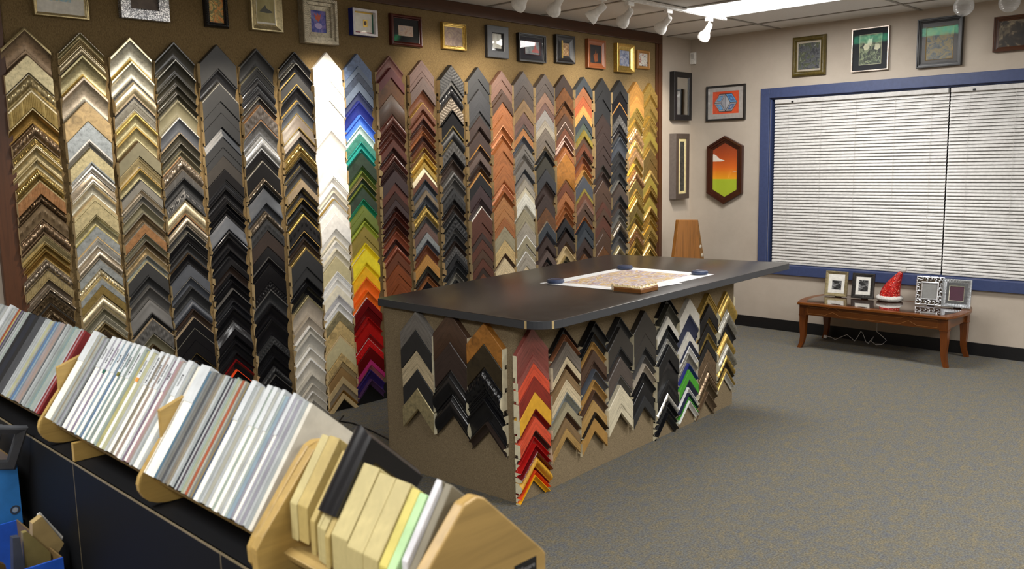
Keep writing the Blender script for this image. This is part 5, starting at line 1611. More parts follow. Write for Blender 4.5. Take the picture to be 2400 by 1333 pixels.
for (x, y, lab) in ((-3.713, -1.474, 'round dark blue paperweight on the left corner of print'), (-2.968, -1.412, 'round dark blue paperweight on far back corner of print'), (-2.923, -1.934, 'round dark blue paperweight on right corner of print')):
    o = thing('paperweight', lab, 'paperweight', (x, y, .9083), 0, 'paperweights on the print')
    MB().lathe([(0, 0), (.043, 0), (.05, .006), (.051, .014), (.046, .021), (.034, .024), (0, .0245)], 32).build('weight_body', m_puck, o, smooth=40)
    MB().lathe([(.03, .0243), (.031, .0252), (.033, .0246)], 32).build('ridge_ring', mat('slate blue ridge', '3a4158', 'g'), o, smooth=60)
o = thing('frame_corner_sample', 'ornate gold corner sample lying flat on the print', 'frame sample', (-3.755, -2.10, .9087))
T = Matrix.Rotation(math.radians(-42), 4, 'Z') @ Matrix(((1, 0, 0, 0), (0, 0, -1, 0), (0, -1, 0, 0), (0, 0, 0, 1)))
mb = MB(); strip(mb, cut(PROF['C'], .16, 1), .085, .032, .12, 0, 'o', random.Random(9), T=T); weld(mb.build('moulding', mat('ornate cream gold', 'd8c498', 'b'), o))
mb = MB(); strip(mb, cut(PROF['C'], 0, .16), .085, .032, .12, 0, T=T); q = mb.build('outer_rim', mat('brown sample edge', '75491f', 'p'), o); weld(q)
mb = MB(); endcap(mb, PROF['C'], .085, .032, .12, 0, T); endcap(mb, PROF['C'], .085, .032, -.12, 0, T); mb.build('cut_end', m_raw, o)
o = tag(MB().tube([(-4.3, -.16, .004), (-4.39, -.2421, .004), (-4.36, -.345, .004), (-4.376, -.555, .004), (-4.41, -.76, .004), (-4.5, -1.0, .004), (-4.62, -1.07, .004)], .0045, 8).build('power_cord', m_blackbase, smooth=60), 'black power cord on carpet between display wall and counter', 'cord')

# ------------------------------------------------------------------ coffee table by the window
TB = thing('coffee_table', 'low reddish wood table with glass top under the window', 'table', (-.335, -2.04, 0))
mw = wood('cherry table wood', '6c3b12', 1, .62, .8, .25); mwv = wood('cherry leg wood', '683610', 2, .62, .8, .25)
def bowed(hx_, hy, bow, n=10):
    p = []
    for k in range(n+1): t = -1+2*k/n; p.append((hx_*t, -hy-bow*(1-t*t)))
    for k in range(n+1): t = -1+2*k/n; p.append((-hx_*t, hy+bow*(1-t*t)))
    return p
MB().prism(bowed(.30, .585, .06), .372, .394).build('tabletop', mw, TB, bevel=.005)
s = NT('dark glass inlay'); s.set(Base_Color=lin('3a241a'), Roughness=.04, Specular_IOR_Level=.9, Coat_Weight=1.)
MB().prism(bowed(.245, .53, .05), .3942, .3952).build('glass_inset', s.m, TB)
ap = MB().box(-.255, -.235, -.55, .55, .285, .3715).box(.235, .255, -.55, .55, .285, .3715).box(-.235, .235, -.57, -.55, .285, .3715).box(-.235, .235, .55, .57, .285, .3715)
ap.build('apron', mw, TB, bevel=.002)
m_inl = mat('pale string inlay', 'c98a48', 'p')
def line(pts, r=.0012): return MB().tube([(-.2562, y, z) for y, z in pts], r, 6)
line([(.51, .30), (.51, .356), (.36, .356), (.345, .35), (.33, .362), (.30, .366), (.27, .362), (.255, .35), (.24, .344), (-.24, .344), (-.255, .35), (-.27, .362), (-.3, .366), (-.33, .362), (-.345, .35), (-.36, .356), (-.51, .356), (-.51, .30), (-.36, .30), (-.345, .31), (-.3, .33), (-.255, .31), (-.24, .30), (.24, .30), (.255, .31), (.3, .33), (.345, .31), (.36, .30), (.51, .30)]).build('string_inlay', m_inl, TB)
for sx_ in (-1, 1):
    for sy in (-1, 1):
        leg = MB(); secs = [(.371, .029, 0), (.285, .029, 0), (.26, .027, 0), (.2, .025, .003), (.1, .02, .001), (.05, .018, .008), (0, .017, .024)]; i = None
        x0, y0 = sx_*.228, sy*.557; vs = []
        for z, hw_, out in secs:
            cx_, cy_ = x0+sx_*out*.4, y0+sy*out
            vs.append([(cx_-hw_, cy_-hw_, z), (cx_+hw_, cy_-hw_, z), (cx_+hw_, cy_+hw_, z), (cx_-hw_, cy_+hw_, z)])
        for a, b in zip(vs, vs[1:]):
            for k in range(4): leg.face([a[k], a[(k+1) % 4], b[(k+1) % 4], b[k]])
        leg.face(vs[0][::-1]); leg.face(vs[-1])
        lo_ = leg.build('leg', mwv, TB); weld(lo_)
        MB().box(x0-.033, x0+.033, y0-.033, y0+.033, .276, .286).build('leg_collar', mwv, lo_, bevel=.003)
TZ = .3955
def table_frame(lab, x, y, rz, w, h, fw, fm, shape='step', **kw):
    o = picture('photo_frame', lab, 'photo frame', (x, y, TZ+.004), rz, rect(w, h), .022, fw, shape, fm, group='photo frames on the coffee table', tilt=math.radians(-9), **kw)
    st = MB().prism([(-.03, .0), (.03, .0), (.018, h*.72), (-.018, h*.72)], .0, .004, 'y').build('easel_stand', m_backing, o)
    st.rotation_euler = (math.radians(22), 0, 0); st.location = (0, .064, -.012)
    return o
dk = art('monochrome flowers', [(.4, '101010'), (.52, '2c2c2c'), (.62, 'a9a9a9'), (.7, '505050')], 22, .6)
table_frame('gold photo frame at left end of the coffee table', -.185, -1.588, RZ+.08, .19, .215, .03, cm('pale_champagne'), matm=m_whitemat, opening=(-.038, .042, .056, .135), artm=dk)
table_frame('dark pewter photo frame beside the red hat', -.178, -1.815, RZ+.1, .182, .213, .034, mat('dark pewter frame', '4c4a48', 'm'), matm=m_whitemat, opening=(-.038, .04, .06, .155), artm=dk, orn=.0012)
sc = table_frame('silver scrollwork frame with cut out border, right of hat', -.192, -2.352, RZ+.1, .205, .228, .016, cm('silver'), artm=mat('grey picture blank', '8a8a88', 'p'))
sc_inner = MB(); scm = MB()
table_frame('plain silver photo frame with purple centre at right end', -.188, -2.552, RZ+.1, .208, .222, .03, mat('cool silver frame', 'b4b8bc', 'm'), matm=mat('grey frame mat', '66686a', 'm'), opening=(-.05, .05, .055, .165), liner=(.005, cm('pale_silver')), artm=mat('purple card', '4a2638', 'p'), orn=.0012)
# scroll border of the third frame: real bent scrolls on a rail
def scroll(cx_, cz_, r, a0, turn, mb):
    pts = []
    for k in range(15):
        t = k/14; a = a0 + turn*t*4.4; rr_ = r*(1-.68*t); pts.append((cx_+rr_*math.cos(a), -.016, cz_+rr_*math.sin(a)))
    mb.tube(pts, [.0072-.004*k/14 for k in range(15)], 6)
for o in list(sc.children):
    if o.name.startswith(('frame', 'glazing', 'artwork')): bpy.data.objects.remove(o)
ring(scm, rect(.205, .228), [(0, .006), (0, .014), (.005, .016), (.008, .014), (.008, .006), (0, .006)])
inn = [(-.064, .042), (.064, .042), (.064, .186), (-.064, .186)]
ring(scm, inn, [(0, .006), (0, .016), (.006, .018), (.01, .014), (.01, .006), (0, .006)])
m_scroll = mat('bright cast silver', 'e6e8ec', 'm', .3)
scm.build('frame', m_scroll, sc)
MB().prism(inset_poly(inn, .004), -.008, -.006, 'y').build('artwork', mat('grey picture blank', '8a8a88', 'p'), sc)
MB().prism(inset_poly(inn, .004), -.0105, -.0095, 'y').build('glazing', m_glaze, sc)
for k in range(6):
    for sgn in (-1, 1):
        mb = MB(); z = .035+.032*k; scroll(sgn*.083, z, .016, PI*(k % 2)+.5, 1 if (k+sgn) % 2 else -1, mb); mb.build('scroll', m_scroll, sc, smooth=60)
for k in range(5):
    for z in (.022, .207):
        mb = MB(); scroll(-.065+.0325*k, z, .016, PI*(k % 2)+2, 1 if k % 2 else -1, mb); mb.build('scroll', m_scroll, sc, smooth=60)
# santa hat
HT = thing('santa_hat', 'red glittery santa hat with white brim on the coffee table', 'hat', (-.135, -2.022, TZ))
s = NT('red tinsel cloth'); v = s.coord(); vo = s.add('ShaderNodeTexVoronoi'); vo.inputs['Scale'].default_value = 170; s.link(v, vo.inputs['Vector']); sp = s.add('ShaderNodeSeparateColor'); s.link(vo.outputs['Color'], sp.inputs[0])
s.link(s.ramp(sp.outputs[0], [(0, lin('7a0808')), (.6, lin('c01414')), (.93, lin('e03a2a')), (.97, lin('f0b8a0'))]), s.b.inputs['Base Color']); s.set(Roughness=.3); s.bump(sp.outputs[1], .9, .004); m_red = s.m
s = NT('white fur'); f = s.noise(s.coord(), 160, 5, .7); s.link(s.ramp(f, [(.3, lin('b8b4ac')), (.6, lin('eceae4'))]), s.b.inputs['Base Color']); s.set(Roughness=.9); s.bump(f, 1, .006); m_fur = s.m
hat = MB(); K = 22; n = 28
for k in range(K+1):
    t = k/K; z = .03+.222*t; r = .080*(1-t**1.55)+.014*t; cy_ = -(.080-r)*1.3
    for j in range(n):
        a = 2*PI*j/n; wob = 1+.03*math.sin(3*a+5*t); hat.v.append((r*wob*math.cos(a), cy_+r*wob*math.sin(a), z))
for k in range(K):
    for j in range(n):
        j2 = (j+1) % n; hat.f.append((k*n+j, k*n+j2, (k+1)*n+j2, (k+1)*n+j)); hat.mi.append(0)
hat.build('hat_cone', m_red, HT, smooth=80)
fur = MB(); rf = random.Random(2)
for k in range(13):
    b = 2*PI*k/12
    for j in range(64):
        a = 2*PI*j/64; rr_ = .021+rf.uniform(-.0022, .0022); q = .083+rr_*math.cos(b); fur.v.append((q*math.cos(a), q*math.sin(a), .0245+rr_*1.05*math.sin(b)))
for k in range(12):
    for j in range(64):
        j2 = (j+1) % 64; fur.f.append((k*64+j, k*64+j2, (k+1)*64+j2, (k+1)*64+j)); fur.mi.append(0)
fur.build('fur_brim', m_fur, HT, smooth=80)
pm = MB(); pm.lathe([(.0205*math.sin(PI*k/14)*(1+.06*math.sin(k*2.3)), .0205*math.cos(PI*k/14)) for k in range(15)], 20, 0, Matrix.Translation((0, -.104, .264)) @ Matrix.Rotation(math.radians(-40), 4, 'X') @ Matrix.Diagonal((1, 1.3, 1, 1))); pm.build('pompom', m_fur, HT, smooth=80)
cd_ = [(-.13, -1.49, .028), (-.13, -1.53, .024), (-.125, -1.568, .006), (-.12, -1.61, .03), (-.12, -1.669, .062), (-.12, -1.71, .035), (-.12, -1.737, .014), (-.12, -1.76, .05), (-.12, -1.789, .108), (-.12, -1.805, .09), (-.12, -1.836, .018), (-.13, -1.86, .012), (-.12, -1.872, .036), (-.12, -1.899, .075), (-.12, -1.88, .03), (-.12, -1.92, .006), (-.12, -1.97, .015), (-.12, -2.006, .055), (-.12, -1.97, .085), (-.12, -1.922, .12), (-.1, -1.915, .2), (-.08, -1.92, .37)]
pc = thing('white_cable', 'thin white cable looping on the carpet under coffee table', 'cable')
MB().tube(cd_, .0022, 6).build('wire', m_white, pc, smooth=60)
MB().box(-.142, -.118, -1.495, -1.468, .008, .034).build('plug', m_white, pc, bevel=.003)

# ------------------------------------------------------------------ mat sample rack and cabinet in the foreground
CT = .95; CX0, CX1 = -6.757, -6.53
cab = thing('display_cabinet', 'long black cabinet carrying the mat board samples', 'cabinet', (0, 0, 0))
s = NT('black cabinet laminate'); s.set(Base_Color=lin('101114'), Roughness=.6, Specular_IOR_Level=.2); m_cab = s.m; m_edge = mat('tan worn cabinet edge', '7d7158', 'p')
MB().box(CX0+.004, CX1, -4.15, -1.15, .0, .93).build('carcass', m_cab, cab)
MB().box(CX0+.001, CX1, -4.15, -1.15, .9305, .9495).build('cabinet_top', m_cab, cab)
for a, b in ((-4.15, -3.3775), (-3.3745, -2.6915), (-2.6885, -2.0), (-1.997, -1.15)):
    MB().box(CX0, CX0+.0035, a, b, .04, .945).build('front_panel', m_cab, cab)
MB().box(CX0-.0005, CX0+.004, -4.15, -1.15, .9455, .9495).build('edge_strip', m_edge, cab)
for y in (-3.376, -2.69, -1.9985):
    MB().box(CX0+.0002, CX0+.003, y-.0012, y+.0012, .04, .9455).build('panel_seam', m_edge, cab)
E1 = Vector((math.sin(math.radians(34.6)), math.cos(math.radians(34.6)))); A0 = Vector((-6.7618, 1.0256))
B0 = A0 + E1*.222; E2 = Vector((math.cos(math.radians(42.5)), -math.sin(math.radians(42.5)))); C0 = B0+E2*.165
rack = thing('mat_sample_rack', 'pine rack holding the row of mat board samples', 'rack', (0, 0, 0))
m_pine = wood('golden pine', 'a5884c', 0, .72, .8, .45); m_pine2 = wood('light pine', 'b0945a', 1, .75, .8, .45)
DIV = [(-6.70, .951), (-6.722, .952), (-6.74, .956), (-6.755, .963), (-6.766, .974), (-6.773, .988), (-6.775, 1.002), (-6.771, 1.016), (-6.74, 1.06), (-6.722, 1.083), (-6.722, 1.137), (-6.66, 1.16), (-6.56, 1.10), (-6.545, .951)]
DEND = [(-6.71, .951), (-6.735, .953), (-6.757, .96), (-6.773, .972), (-6.782, .988), (-6.783, 1.012), (-6.774, 1.028), (-6.695, 1.125), (-6.672, 1.15), (-6.658, 1.1555), (-6.642, 1.153), (-6.63, 1.144), (-6.545, 1.06), (-6.545, .951)]
DY = [(-1.567, DIV), (-2.532, DIV), (-3.0895, DIV)]
for y, poly in DY: MB().prism(poly, y-.006, y+.006, 'y').build('divider', m_pine, rack, bevel=.0015)
MB().prism(DEND, -3.5345, -3.5175, 'y').build('end_divider', m_pine, rack, bevel=.004)
MB().prism([(-6.742, 1.006), (-6.612, .951), (-6.62, .951), (-6.735, .995)], -3.5165, -1.56, 'y').build('tray', m_pine2, rack)
MB().box(-6.60, -6.575, -3.515, -2.7, .951, .975).build('rear_rail', m_pine2, rack)
MB().box(-6.755, -6.62, -2.70, -2.688, .951, .993).build('foot_block', m_pine, rack)
MATC = {'white': 'e8e8e4', 'pale grey': 'cdd0cc', 'grey': '9a9a96', 'dark grey': '55555a', 'black': '17181c', 'navy': '1e2434', 'cream': 'dcd5bd', 'ivory': 'e6e2d2', 'tan': 'b8a78a', 'taupe': '9b8d7c', 'taupe grey': '8d8880',
        'lilac grey': 'bcb6c0', 'pale lilac': 'd2cad4', 'lilac': 'b9a6bd', 'mauve': '9c7e92', 'pale blue': 'b4c8d6', 'blue': '6f94c0', 'blue grey': '93a6b4', 'teal grey': '9fb4b4', 'grey green': 'b0bbb0', 'pale green': 'c9d4c2', 'yellow': 'e2d58a',
        'pale yellow': 'e6dfae', 'tan pink': 'cdb0a0', 'pink': 'd9a8ac', 'pink grey': 'c4b2ae', 'greige': 'b9b5a8', 'steel blue': '5f8aa4', 'dark purple': '4a3548', 'mint': 'c2d2c2', 'cream green': 'cfcfa4', 'orange': 'd0602e', 'gold tan': 'b89c5c', 'slate blue': '4f6484', 'pale mint': 'd2dcd2', 'purple': '6a4a7c', 'red': 'a01418'}
ALT = {'white': ['pale grey', 'ivory', 'light grey', 'white'], 'pale grey': ['light grey', 'grey', 'white'], 'cream': ['ivory', 'pale grey', 'cream'], 'ivory': ['white', 'cream'], 'lilac grey': ['pale grey', 'pale lilac', 'light grey'], 'grey': ['light grey', 'dark grey'], 'pale blue': ['pale grey', 'blue grey'], 'pale green': ['grey green', 'pale grey'], 'pink': ['tan pink', 'white'], 'taupe': ['tan', 'taupe grey'], 'tan': ['taupe', 'cream'], 'greige': ['light grey', 'greige']}
MATC['light grey'] = 'b6b8b6'
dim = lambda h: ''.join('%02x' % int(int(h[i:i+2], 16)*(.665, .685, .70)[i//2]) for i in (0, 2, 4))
m_card = mat('white index card', 'b9bdbf', 'p', .6); m_ink = mat('grey printing ink', '3c3c40', 'p', .7); m_core = mat('mat board core', 'dcdad0', 'p', .7)
Rtxt = Matrix((( -0.0, E1.x, -E1.y), (0, 0, 0), (0, E1.y, E1.x)))
# lettering frame: x along E1 (upwards), z out of the front edge, y towards the far end
nx = Vector((-E1.y, 0, E1.x)); ux = Vector((E1.x, 0, E1.y)); vx = nx.cross(ux)
Rm3 = Matrix((ux, vx, nx)).transposed()
SEC = ['far', 'middle', 'near']; seen = {}; last_tab = None; tabn = 0; blank = 0
rj = random.Random(11)
tabs_after = []
for l in MATDATA.strip().split('\n'):
    sec, ya, yb, rest_ = l.split(' ', 3); sec = int(sec); ya, yb = float(ya), float(yb)
    hi, lo = max(ya, yb)-.0002, min(ya, yb)+.0002
    if not rest_.startswith('index'):                      # several sheets of card lie together
        n_ = max(1, round((hi-lo)/.0075)); alt = ALT.get(rest_, [rest_])
        sheets = [(rest_ if q % 2 == 0 else rj.choice(alt), hi-(hi-lo)*q/n_, hi-(hi-lo)*(q+1)/n_+.0004) for q in range(n_)]
    j = rj.uniform(-.0015, .0015); a = A0+E1*j; b = B0+E1*(j+rj.uniform(-.002, .001)); c = C0; d = Vector((C0.x, .995)); e = Vector((-6.612, .957))
    a = a + Vector((0, 0)); poly = [tuple(a), tuple(b), tuple(c), tuple(d), tuple(e)]
    if rest_.startswith('index'):
        txt = rest_[6:]; tabn += 1
        if txt: lab = 'white index card lettered %s among the mat samples' % txt
        else:
            k = seen.get(('blank', sec), 0); seen[('blank', sec)] = k+1
            lab = 'blank white index card, %s from left in %s mat section' % (ORD1[k], SEC[sec])
        o = thing('index_card', lab, 'index card', (0, hi, 0), 0, 'white index cards between mat samples')
        MB().prism(poly, lo-hi, 0, 'y').build('card_board', m_core, o)
        t0, t1 = .150, .228; q0 = A0+E1*t0; q1 = A0+E1*t1; w_ = Vector((-E1.y, E1.x))*.0016
        pad = .0012
        MB().prism([tuple(q0), tuple(q0+w_), tuple(q1+w_), tuple(q1+E2*.02), tuple(q1+E2*.02-E1*.008), tuple(q1-E1*.008)], lo-hi-pad, pad, 'y').build('card_tab', m_card, o, bevel=.0006)
        if txt:
            cq = A0+E1*(t0+.034)+w_*1.2; letters(txt, .0082 if len(txt) < 9 else .0072, m_ink, o, (cq.x, (lo-hi)/2, cq.y), Rm3)
        last_tab = txt
    else:
        for rest_, hi, lo in sheets:
            k = seen.get((rest_, sec), 0); seen[(rest_, sec)] = k+1
            j = rj.uniform(-.0015, .0015); poly = [tuple(A0+E1*j), tuple(B0+E1*(j+rj.uniform(-.003, .001))), tuple(c), tuple(d), tuple(e)]
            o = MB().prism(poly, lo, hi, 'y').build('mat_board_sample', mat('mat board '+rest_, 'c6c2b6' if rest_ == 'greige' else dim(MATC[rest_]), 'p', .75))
            tag(o, '%s mat board sample, %s of its colour from left, %s section of rack' % (rest_, ORD1[k], SEC[sec]), 'mat sample', 'mat board samples in the rack')
# colour dots stuck on three cards
for (y, t, hxc, nm) in ((-2.713, .142, '1f5a50', 'dark green'), (-2.7855, .148, '6a6a30', 'olive'), (-2.882, .151, 'e08a34', 'orange')):
    q = A0+E1*t; w_ = Vector((-E1.y, E1.x))*.0022
    o = MB().prism([tuple(q+w_*.7), tuple(q+w_*1.1), tuple(q+E1*.009+w_*1.1), tuple(q+E1*.009+w_*.7)], y-.006, y+.006, 'y').build('colour_sticker', mat(nm+' sticker', hxc, 'p'))
    tag(o, 'small square %s sticker on the mat samples' % nm, 'sticker', 'colour stickers')

# small pine box of wood corner samples
bx = thing('sample_box', 'open pine box of wood corner samples at cabinet end', 'sample box', (0, 0, 0))
BOXP = [(-6.745, .951), (-6.785, .975), (-6.786, 1.018), (-6.775, 1.034), (-6.675, 1.15), (-6.652, 1.1565), (-6.63, 1.148), (-6.522, 1.04), (-6.516, 1.03), (-6.516, .951)]
BOXN = [(-6.745, .951), (-6.80, .975), (-6.80, 1.025), (-6.674, 1.152), (-6.65, 1.1565), (-6.636, 1.15), (-6.522, 1.038), (-6.516, 1.03), (-6.516, .951)]
m_end = wood('oak end panel', 'a68850', 0, .72, .55, .4)
MB().prism(BOXP, -3.5565, -3.5385, 'y').build('side_panel', m_pine, bx, bevel=.002)
MB().prism(BOXN, -3.909, -3.888, 'y').build('side_panel', m_end, bx, bevel=.003)
MB().prism([(-6.742, 1.0), (-6.735, .986), (-6.60, .951), (-6.585, .951), (-6.60, .965), (-6.728, 1.004)], -3.8875, -3.557, 'y').build('shelf', m_pine2, bx, bevel=.002)
MB().prism([(-6.522, .951), (-6.534, .951), (-6.534, 1.02), (-6.522, 1.03)], -3.8875, -3.557, 'y').build('back_panel', m_pine2, bx)
nl = MB().prism([(-6.583, .995), (-6.538, .995), (-6.538, 1.0335), (-6.583, 1.0335)], -3.9102, -3.9092, 'y').build('name_label', m_blackbase, bx, bevel=.0003)
m_let = mat('grey label print', '8a8a8c', 'p')
letters('Square', .0105, m_let, nl, (-6.5705, -3.9103, 1.0225), (PI/2, 0, 0), align='LEFT', extrude=.0001)
lg = MB(); ring(lg, rounded([(-6.581, 1.0175), (-6.573, 1.0175), (-6.573, 1.0265), (-6.581, 1.0265)], [.002]*4, 4), [(0, 3.9102), (0, 3.9105), (.0018, 3.9105), (.0018, 3.9102)])
lg.prism(rounded([(-6.5785, 1.0205), (-6.5755, 1.0205), (-6.5755, 1.0235), (-6.5785, 1.0235)], [.0007]*4, 3), -3.9105, -3.9102, 'y'); lg.build('emblem', m_let, nl)
# wood corner samples: peaked pieces, legs sawn upright at the bottom
m_pale = wood('pale bass wood', 'b5a876', 0, .85, .5, .5); m_paleB = wood('yellow pine sample', 'ae9a60', 0, .8, .5, .5)
def peak(name, lab, y0, y1, t0, t1, drop, m, lw=.05, side=None, c=-.004, mitre=True, lift=0):
    """front slope from A0+E1*t0 to A0+E1*t1, then down the back slope; legs end upright, drop = height of the sawn end"""
    N = Vector((E1.y, -E1.x)); P2 = A0+E1*t0+N*c; P3 = A0+E1*t1+N*c; L = (P3-P2).length
    P4 = P3+E2*L*.93; P1 = P2-Vector((0, drop)); P5 = P4-Vector((0, drop)); 
    # inner peak: below the outer one
    P6 = P3-Vector((0, drop*1.02))
    o = thing(name, lab, 'wood sample', (0, y0, 0), 0, 'wood corner samples in the pine box')
    MB().prism([tuple(p) for p in (P1, P2, P3, P6)], y1-y0, 0, 'y').build('front_leg', m, o, bevel=.0015)
    MB().prism([tuple(p) for p in (P3, P4, P5, P6)], y1-y0, 0, 'y').build('rear_leg', side or m, o, bevel=.0015)
    return o
peak('wood_corner_sample', 'pale wood corner sample nearest the mat board rack', -3.5637, -3.5835, .064, .179, .06, m_pale)
peak('wood_corner_sample', 'thick pine corner sample, second from the mat rack', -3.584, -3.611, .066, .181, .06, m_paleB)
peak('wood_corner_sample', 'thin pale corner sample behind the black sample', -3.629, -3.6415, .053, .166, .055, m_paleB)
peak('wood_corner_sample', 'thin low corner sample under black sample, left of pair', -3.65, -3.6575, .050, .15, .055, m_pale)
peak('wood_corner_sample', 'thin low corner sample under black sample, right of pair', -3.658, -3.673, .049, .15, .055, m_pale)
o = peak('wood_corner_sample', 'thick pine corner sample with joint line below black sample', -3.688, -3.7275, .049, .16, .06, m_pale)
peak('wood_corner_sample', 'thin offcut beside the jointed thick corner sample', -3.676, -3.687, .042, .13, .05, m_paleB)
peak('wood_corner_sample', 'wide pale corner sample right of the jointed one', -3.7305, -3.7685, .043, .155, .055, m_pale)
peak('wood_corner_sample', 'wide pale corner sample left of the yellow one', -3.769, -3.803, .043, .155, .055, m_pale)
peak('wood_corner_sample', 'pale yellow corner sample beside the green one', -3.807, -3.8245, .04, .151, .05, mat('pale yellow sample paint', 'c4b864', 'p'))
peak('wood_corner_sample', 'pale green corner sample beside the white one', -3.825, -3.841, .035, .149, .05, mat('pale green sample paint', 'a9cc98', 'p'))
o = peak('wood_corner_sample', 'white edged silver corner sample by the end panel', -3.8445, -3.8565, .058, .174, .055, mat('white sample face', 'cfcfd4', 'g'), side=mat('taupe sample side', '77705e', 'p'))
N_ = Vector((E1.y, -E1.x))
MB().prism([tuple(A0+E1*.05+N_*.002), tuple(A0+E1*.173+N_*.002), tuple(A0+E1*.173+E2*.11), tuple(A0+E1*.05+N_*.05)], -.0275, -.0122, 'y').build('side_moulding', mat('taupe sample side', '77705e', 'p'), o, bevel=.002)
MB().prism([tuple(A0+E1*.02+N_*.0), tuple(A0+E1*.034), tuple(A0+E1*.034+N_*.02), tuple(A0+E1*.02+N_*.02)], -3.8455, -3.8425, 'y').build('pink_slip', mat('pink paper', 'd88a94', 'p'))
tag(bpy.context.scene.objects['pink_slip'], 'small pink paper slip by the white corner sample', 'paper slip')
# black rounded corner sample lying across the thin ones
o = thing('frame_corner_sample', 'glossy black rounded corner sample lying on wood samples in box', 'frame sample', (0, -3.648, 0))
bk = MB(); Q2 = A0+E1*.072-N_*.004; Q3 = A0+E1*.190-N_*.004; L = (Q3-Q2).length; Q4 = Q3+E2*L*1.05
prf = [(0, 0), (0, .010), (-.006, .014), (-.016, .016), (-.026, .013), (-.034, .008), (-.040, .006), (-.040, -.02), (0, -.02)]
def sweep(mb, path, prf):
    rings = []
    n = [Vector((-E1.y, E1.x)), None, Vector((-E2.y, E2.x))]
    n0 = Vector((-E1.y, E1.x)); n2 = Vector((-E2.y, E2.x)); m1 = n0+n2; m1 = m1/m1.dot(n0)
    for p, nn in zip(path, (n0, m1, n2)): rings.append([(p.x+nn.x*h, y, p.y+nn.y*h) for y, h in prf])
    for a, b in zip(rings, rings[1:]):
        for k in range(len(prf)): k2 = (k+1) % len(prf); mb.face([a[k], a[k2], b[k2], b[k]])
    mb.face(rings[0]); mb.face(rings[-1][::-1])
sweep(bk, [Q2, Q3, Q4], prf); q = bk.build('moulding', cm('black'), o); weld(q)

# ------------------------------------------------------------------ blue boxes beside the cabinet
st = thing('step_stand', 'low black stepped stand under the blue boxes', 'stand', (0, 0, 0))
MB().box(-7.25, -6.775, -2.76, -1.9, .56, .579).build('lower_shelf', m_cab, st)
MB().box(-7.25, -6.775, -2.36, -1.9, .70, .7225).build('upper_shelf', m_cab, st)
for x in (-7.23, -6.80):
    for y in (-2.70, -1.96): MB().box(x-.015, x+.015, y-.015, y+.015, 0, .559).build('leg', m_cab, st)
    for y in (-2.34, -1.96): MB().box(x-.012, x+.012, y-.012, y+.012, .58, .699).build('riser', m_cab, st)
m_bb = mat('blue cardboard', '2f74b8', 'p', .5); m_bb2 = mat('deep blue cardboard', '1f56c4', 'p', .5); m_kraft = mat('brown cardboard inside', '6a5636', 'p')
def carton(lab, x0, x1, y0, y1, z0, z1, m):
    o = thing('cardboard_box', lab, 'box', ((x0+x1)/2, (y0+y1)/2, z0), 0, 'blue cardboard boxes')
    w_, d_, h = (x1-x0)/2, (y1-y0)/2, z1-z0; k = .004
    MB().box(-w_, w_, -d_, -d_+k, 0, h).build('front_wall', m, o)
    MB().box(w_-k, w_, -d_+k, d_, 0, h).build('side_wall', m_kraft, o); MB().box(-w_, -w_+k, -d_+k, d_, 0, h).build('side_wall', m, o)
    MB().box(-w_+k, w_-k, d_-k, d_, 0, h).build('rear_wall', m, o); MB().box(-w_+k, w_-k, -d_+k, d_-k, 0, k).build('box_bottom', m_kraft, o)
    return o
b1 = carton('upper blue cardboard box with round grey seal', -7.12, -6.785, -2.378, -2.12, .7235, .888, m_bb)
ml = MB(); Ms = Matrix.Translation((.153, -.1292, .0395)) @ Matrix.Rotation(PI/2, 4, 'X')
ml.lathe([(.0075, 0), (.0075, .0006), (.0115, .0006), (.0115, 0)], 28, 0, Ms); se = ml.build('round_seal', mat('dark grey seal print', '3c4048', 'p'), b1)
MB().lathe([(0, .0004), (.0062, .0004), (.0062, 0)], 24, 0, Ms).build('seal_centre', mat('silver seal print', '9aa4b0', 'p'), se)
b2 = carton('lower blue cardboard box full of cardboard offcuts', -7.14, -6.802, -2.713, -2.40, .58, .7445, m_bb2)
def slab(name, lab, pts, y, th, m, cat, lean=0, group=None):
    """flat piece standing in a box; pts in (x, z)"""
    zb = min(p[1] for p in pts); o = MB().prism([(p[0], p[1]-zb) for p in pts], -th/2, th/2, 'y').build(name, m, loc=(0, y, zb), rot=(lean, 0, 0)); return tag(o, lab, cat, group)
slab('cardboard_offcut', 'tan cardboard offcut leaning at right in lower blue box', [(-6.8335, .81), (-6.8125, .8206), (-6.772, .742), (-6.776, .736), (-6.805, .70), (-6.81, .60), (-6.85, .60)], -2.62, .02, mat('tan cardboard', 'a08a5c', 'p'), 'offcut')
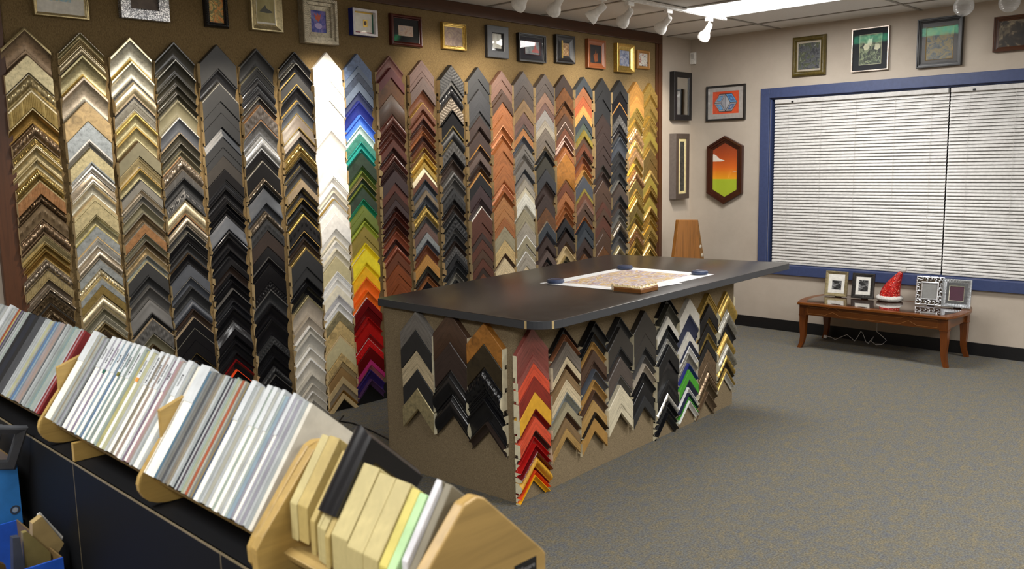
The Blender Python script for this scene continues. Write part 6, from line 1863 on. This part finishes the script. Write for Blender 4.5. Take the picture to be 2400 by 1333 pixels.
slab('paper_sheet', 'white paper edge behind the tan cardboard offcut', [(-6.815, .8206), (-6.808, .822), (-6.7655, .749), (-6.772, .735), (-6.808, .715), (-6.825, .75)], -2.606, .003, mat('white paper', 'dcdad2', 'p'), 'paper')
slab('cardboard_offcut', 'olive brown cardboard offcut in middle of lower blue box', [(-6.862, .805), (-6.853, .806), (-6.812, .745), (-6.81, .735), (-6.825, .60), (-6.87, .60)], -2.65, .014, mat('olive cardboard', '7a6e42', 'p'), 'offcut')
slab('moulding_offcut', 'dark grey moulding strip standing in lower blue box', [(-6.886, .805), (-6.872, .803), (-6.862, .60), (-6.90, .60)], -2.66, .02, mat('dark grey moulding', '3a3e48', 'p'), 'offcut')
slab('moulding_offcut', 'gold moulding strip at picture edge in lower blue box', [(-6.93, .77), (-6.905, .75), (-6.90, .60), (-6.93, .60)], -2.66, .02, cm('antique_gold'), 'offcut')
def lframe(lab, x, z, y, s_, rz_):
    o = thing('frame_corner_sample', lab, 'frame sample', (x, y, z), 0, 'black corner samples in the blue box'); o.rotation_euler = (math.radians(20), math.radians(rz_), 0)
    mb = MB(); ring(mb, [(-s_, 0), (0, 0), (0, s_*1.6), (-s_, s_*1.6)], [(0, 0), (0, .012), (.004, .014), (.02, .009), (.022, .003), (.022, 0)]); mb.build('moulding', mat('dull black frame', '45474b', 'p', .4), o, smooth=30)
lframe('dull black open frame poking from upper blue box', -6.79, .87, -2.37, .075, 14)
lframe('dull black open frame behind another in upper blue box', -6.83, .86, -2.33, .085, 10)
# ------------------------------------------------------------------ world and view
w = bpy.data.worlds.new('world'); bpy.context.scene.world = w; w.use_nodes = True
w.node_tree.nodes['Background'].inputs[0].default_value = (.02, .025, .04, 1); w.node_tree.nodes['Background'].inputs[1].default_value = .3
sc_ = bpy.context.scene
sc_.view_settings.view_transform = 'Standard'; sc_.view_settings.look = 'None'; sc_.view_settings.gamma = 1; sc_.view_settings.exposure = 0.0
sc_.view_settings.use_curve_mapping = False
sc_.cycles.use_denoising = True; sc_.cycles.max_bounces = 8; sc_.cycles.diffuse_bounces = 4; sc_.cycles.transparent_max_bounces = 16
sc_.cycles.caustics_reflective = False; sc_.cycles.sample_clamp_indirect = 6
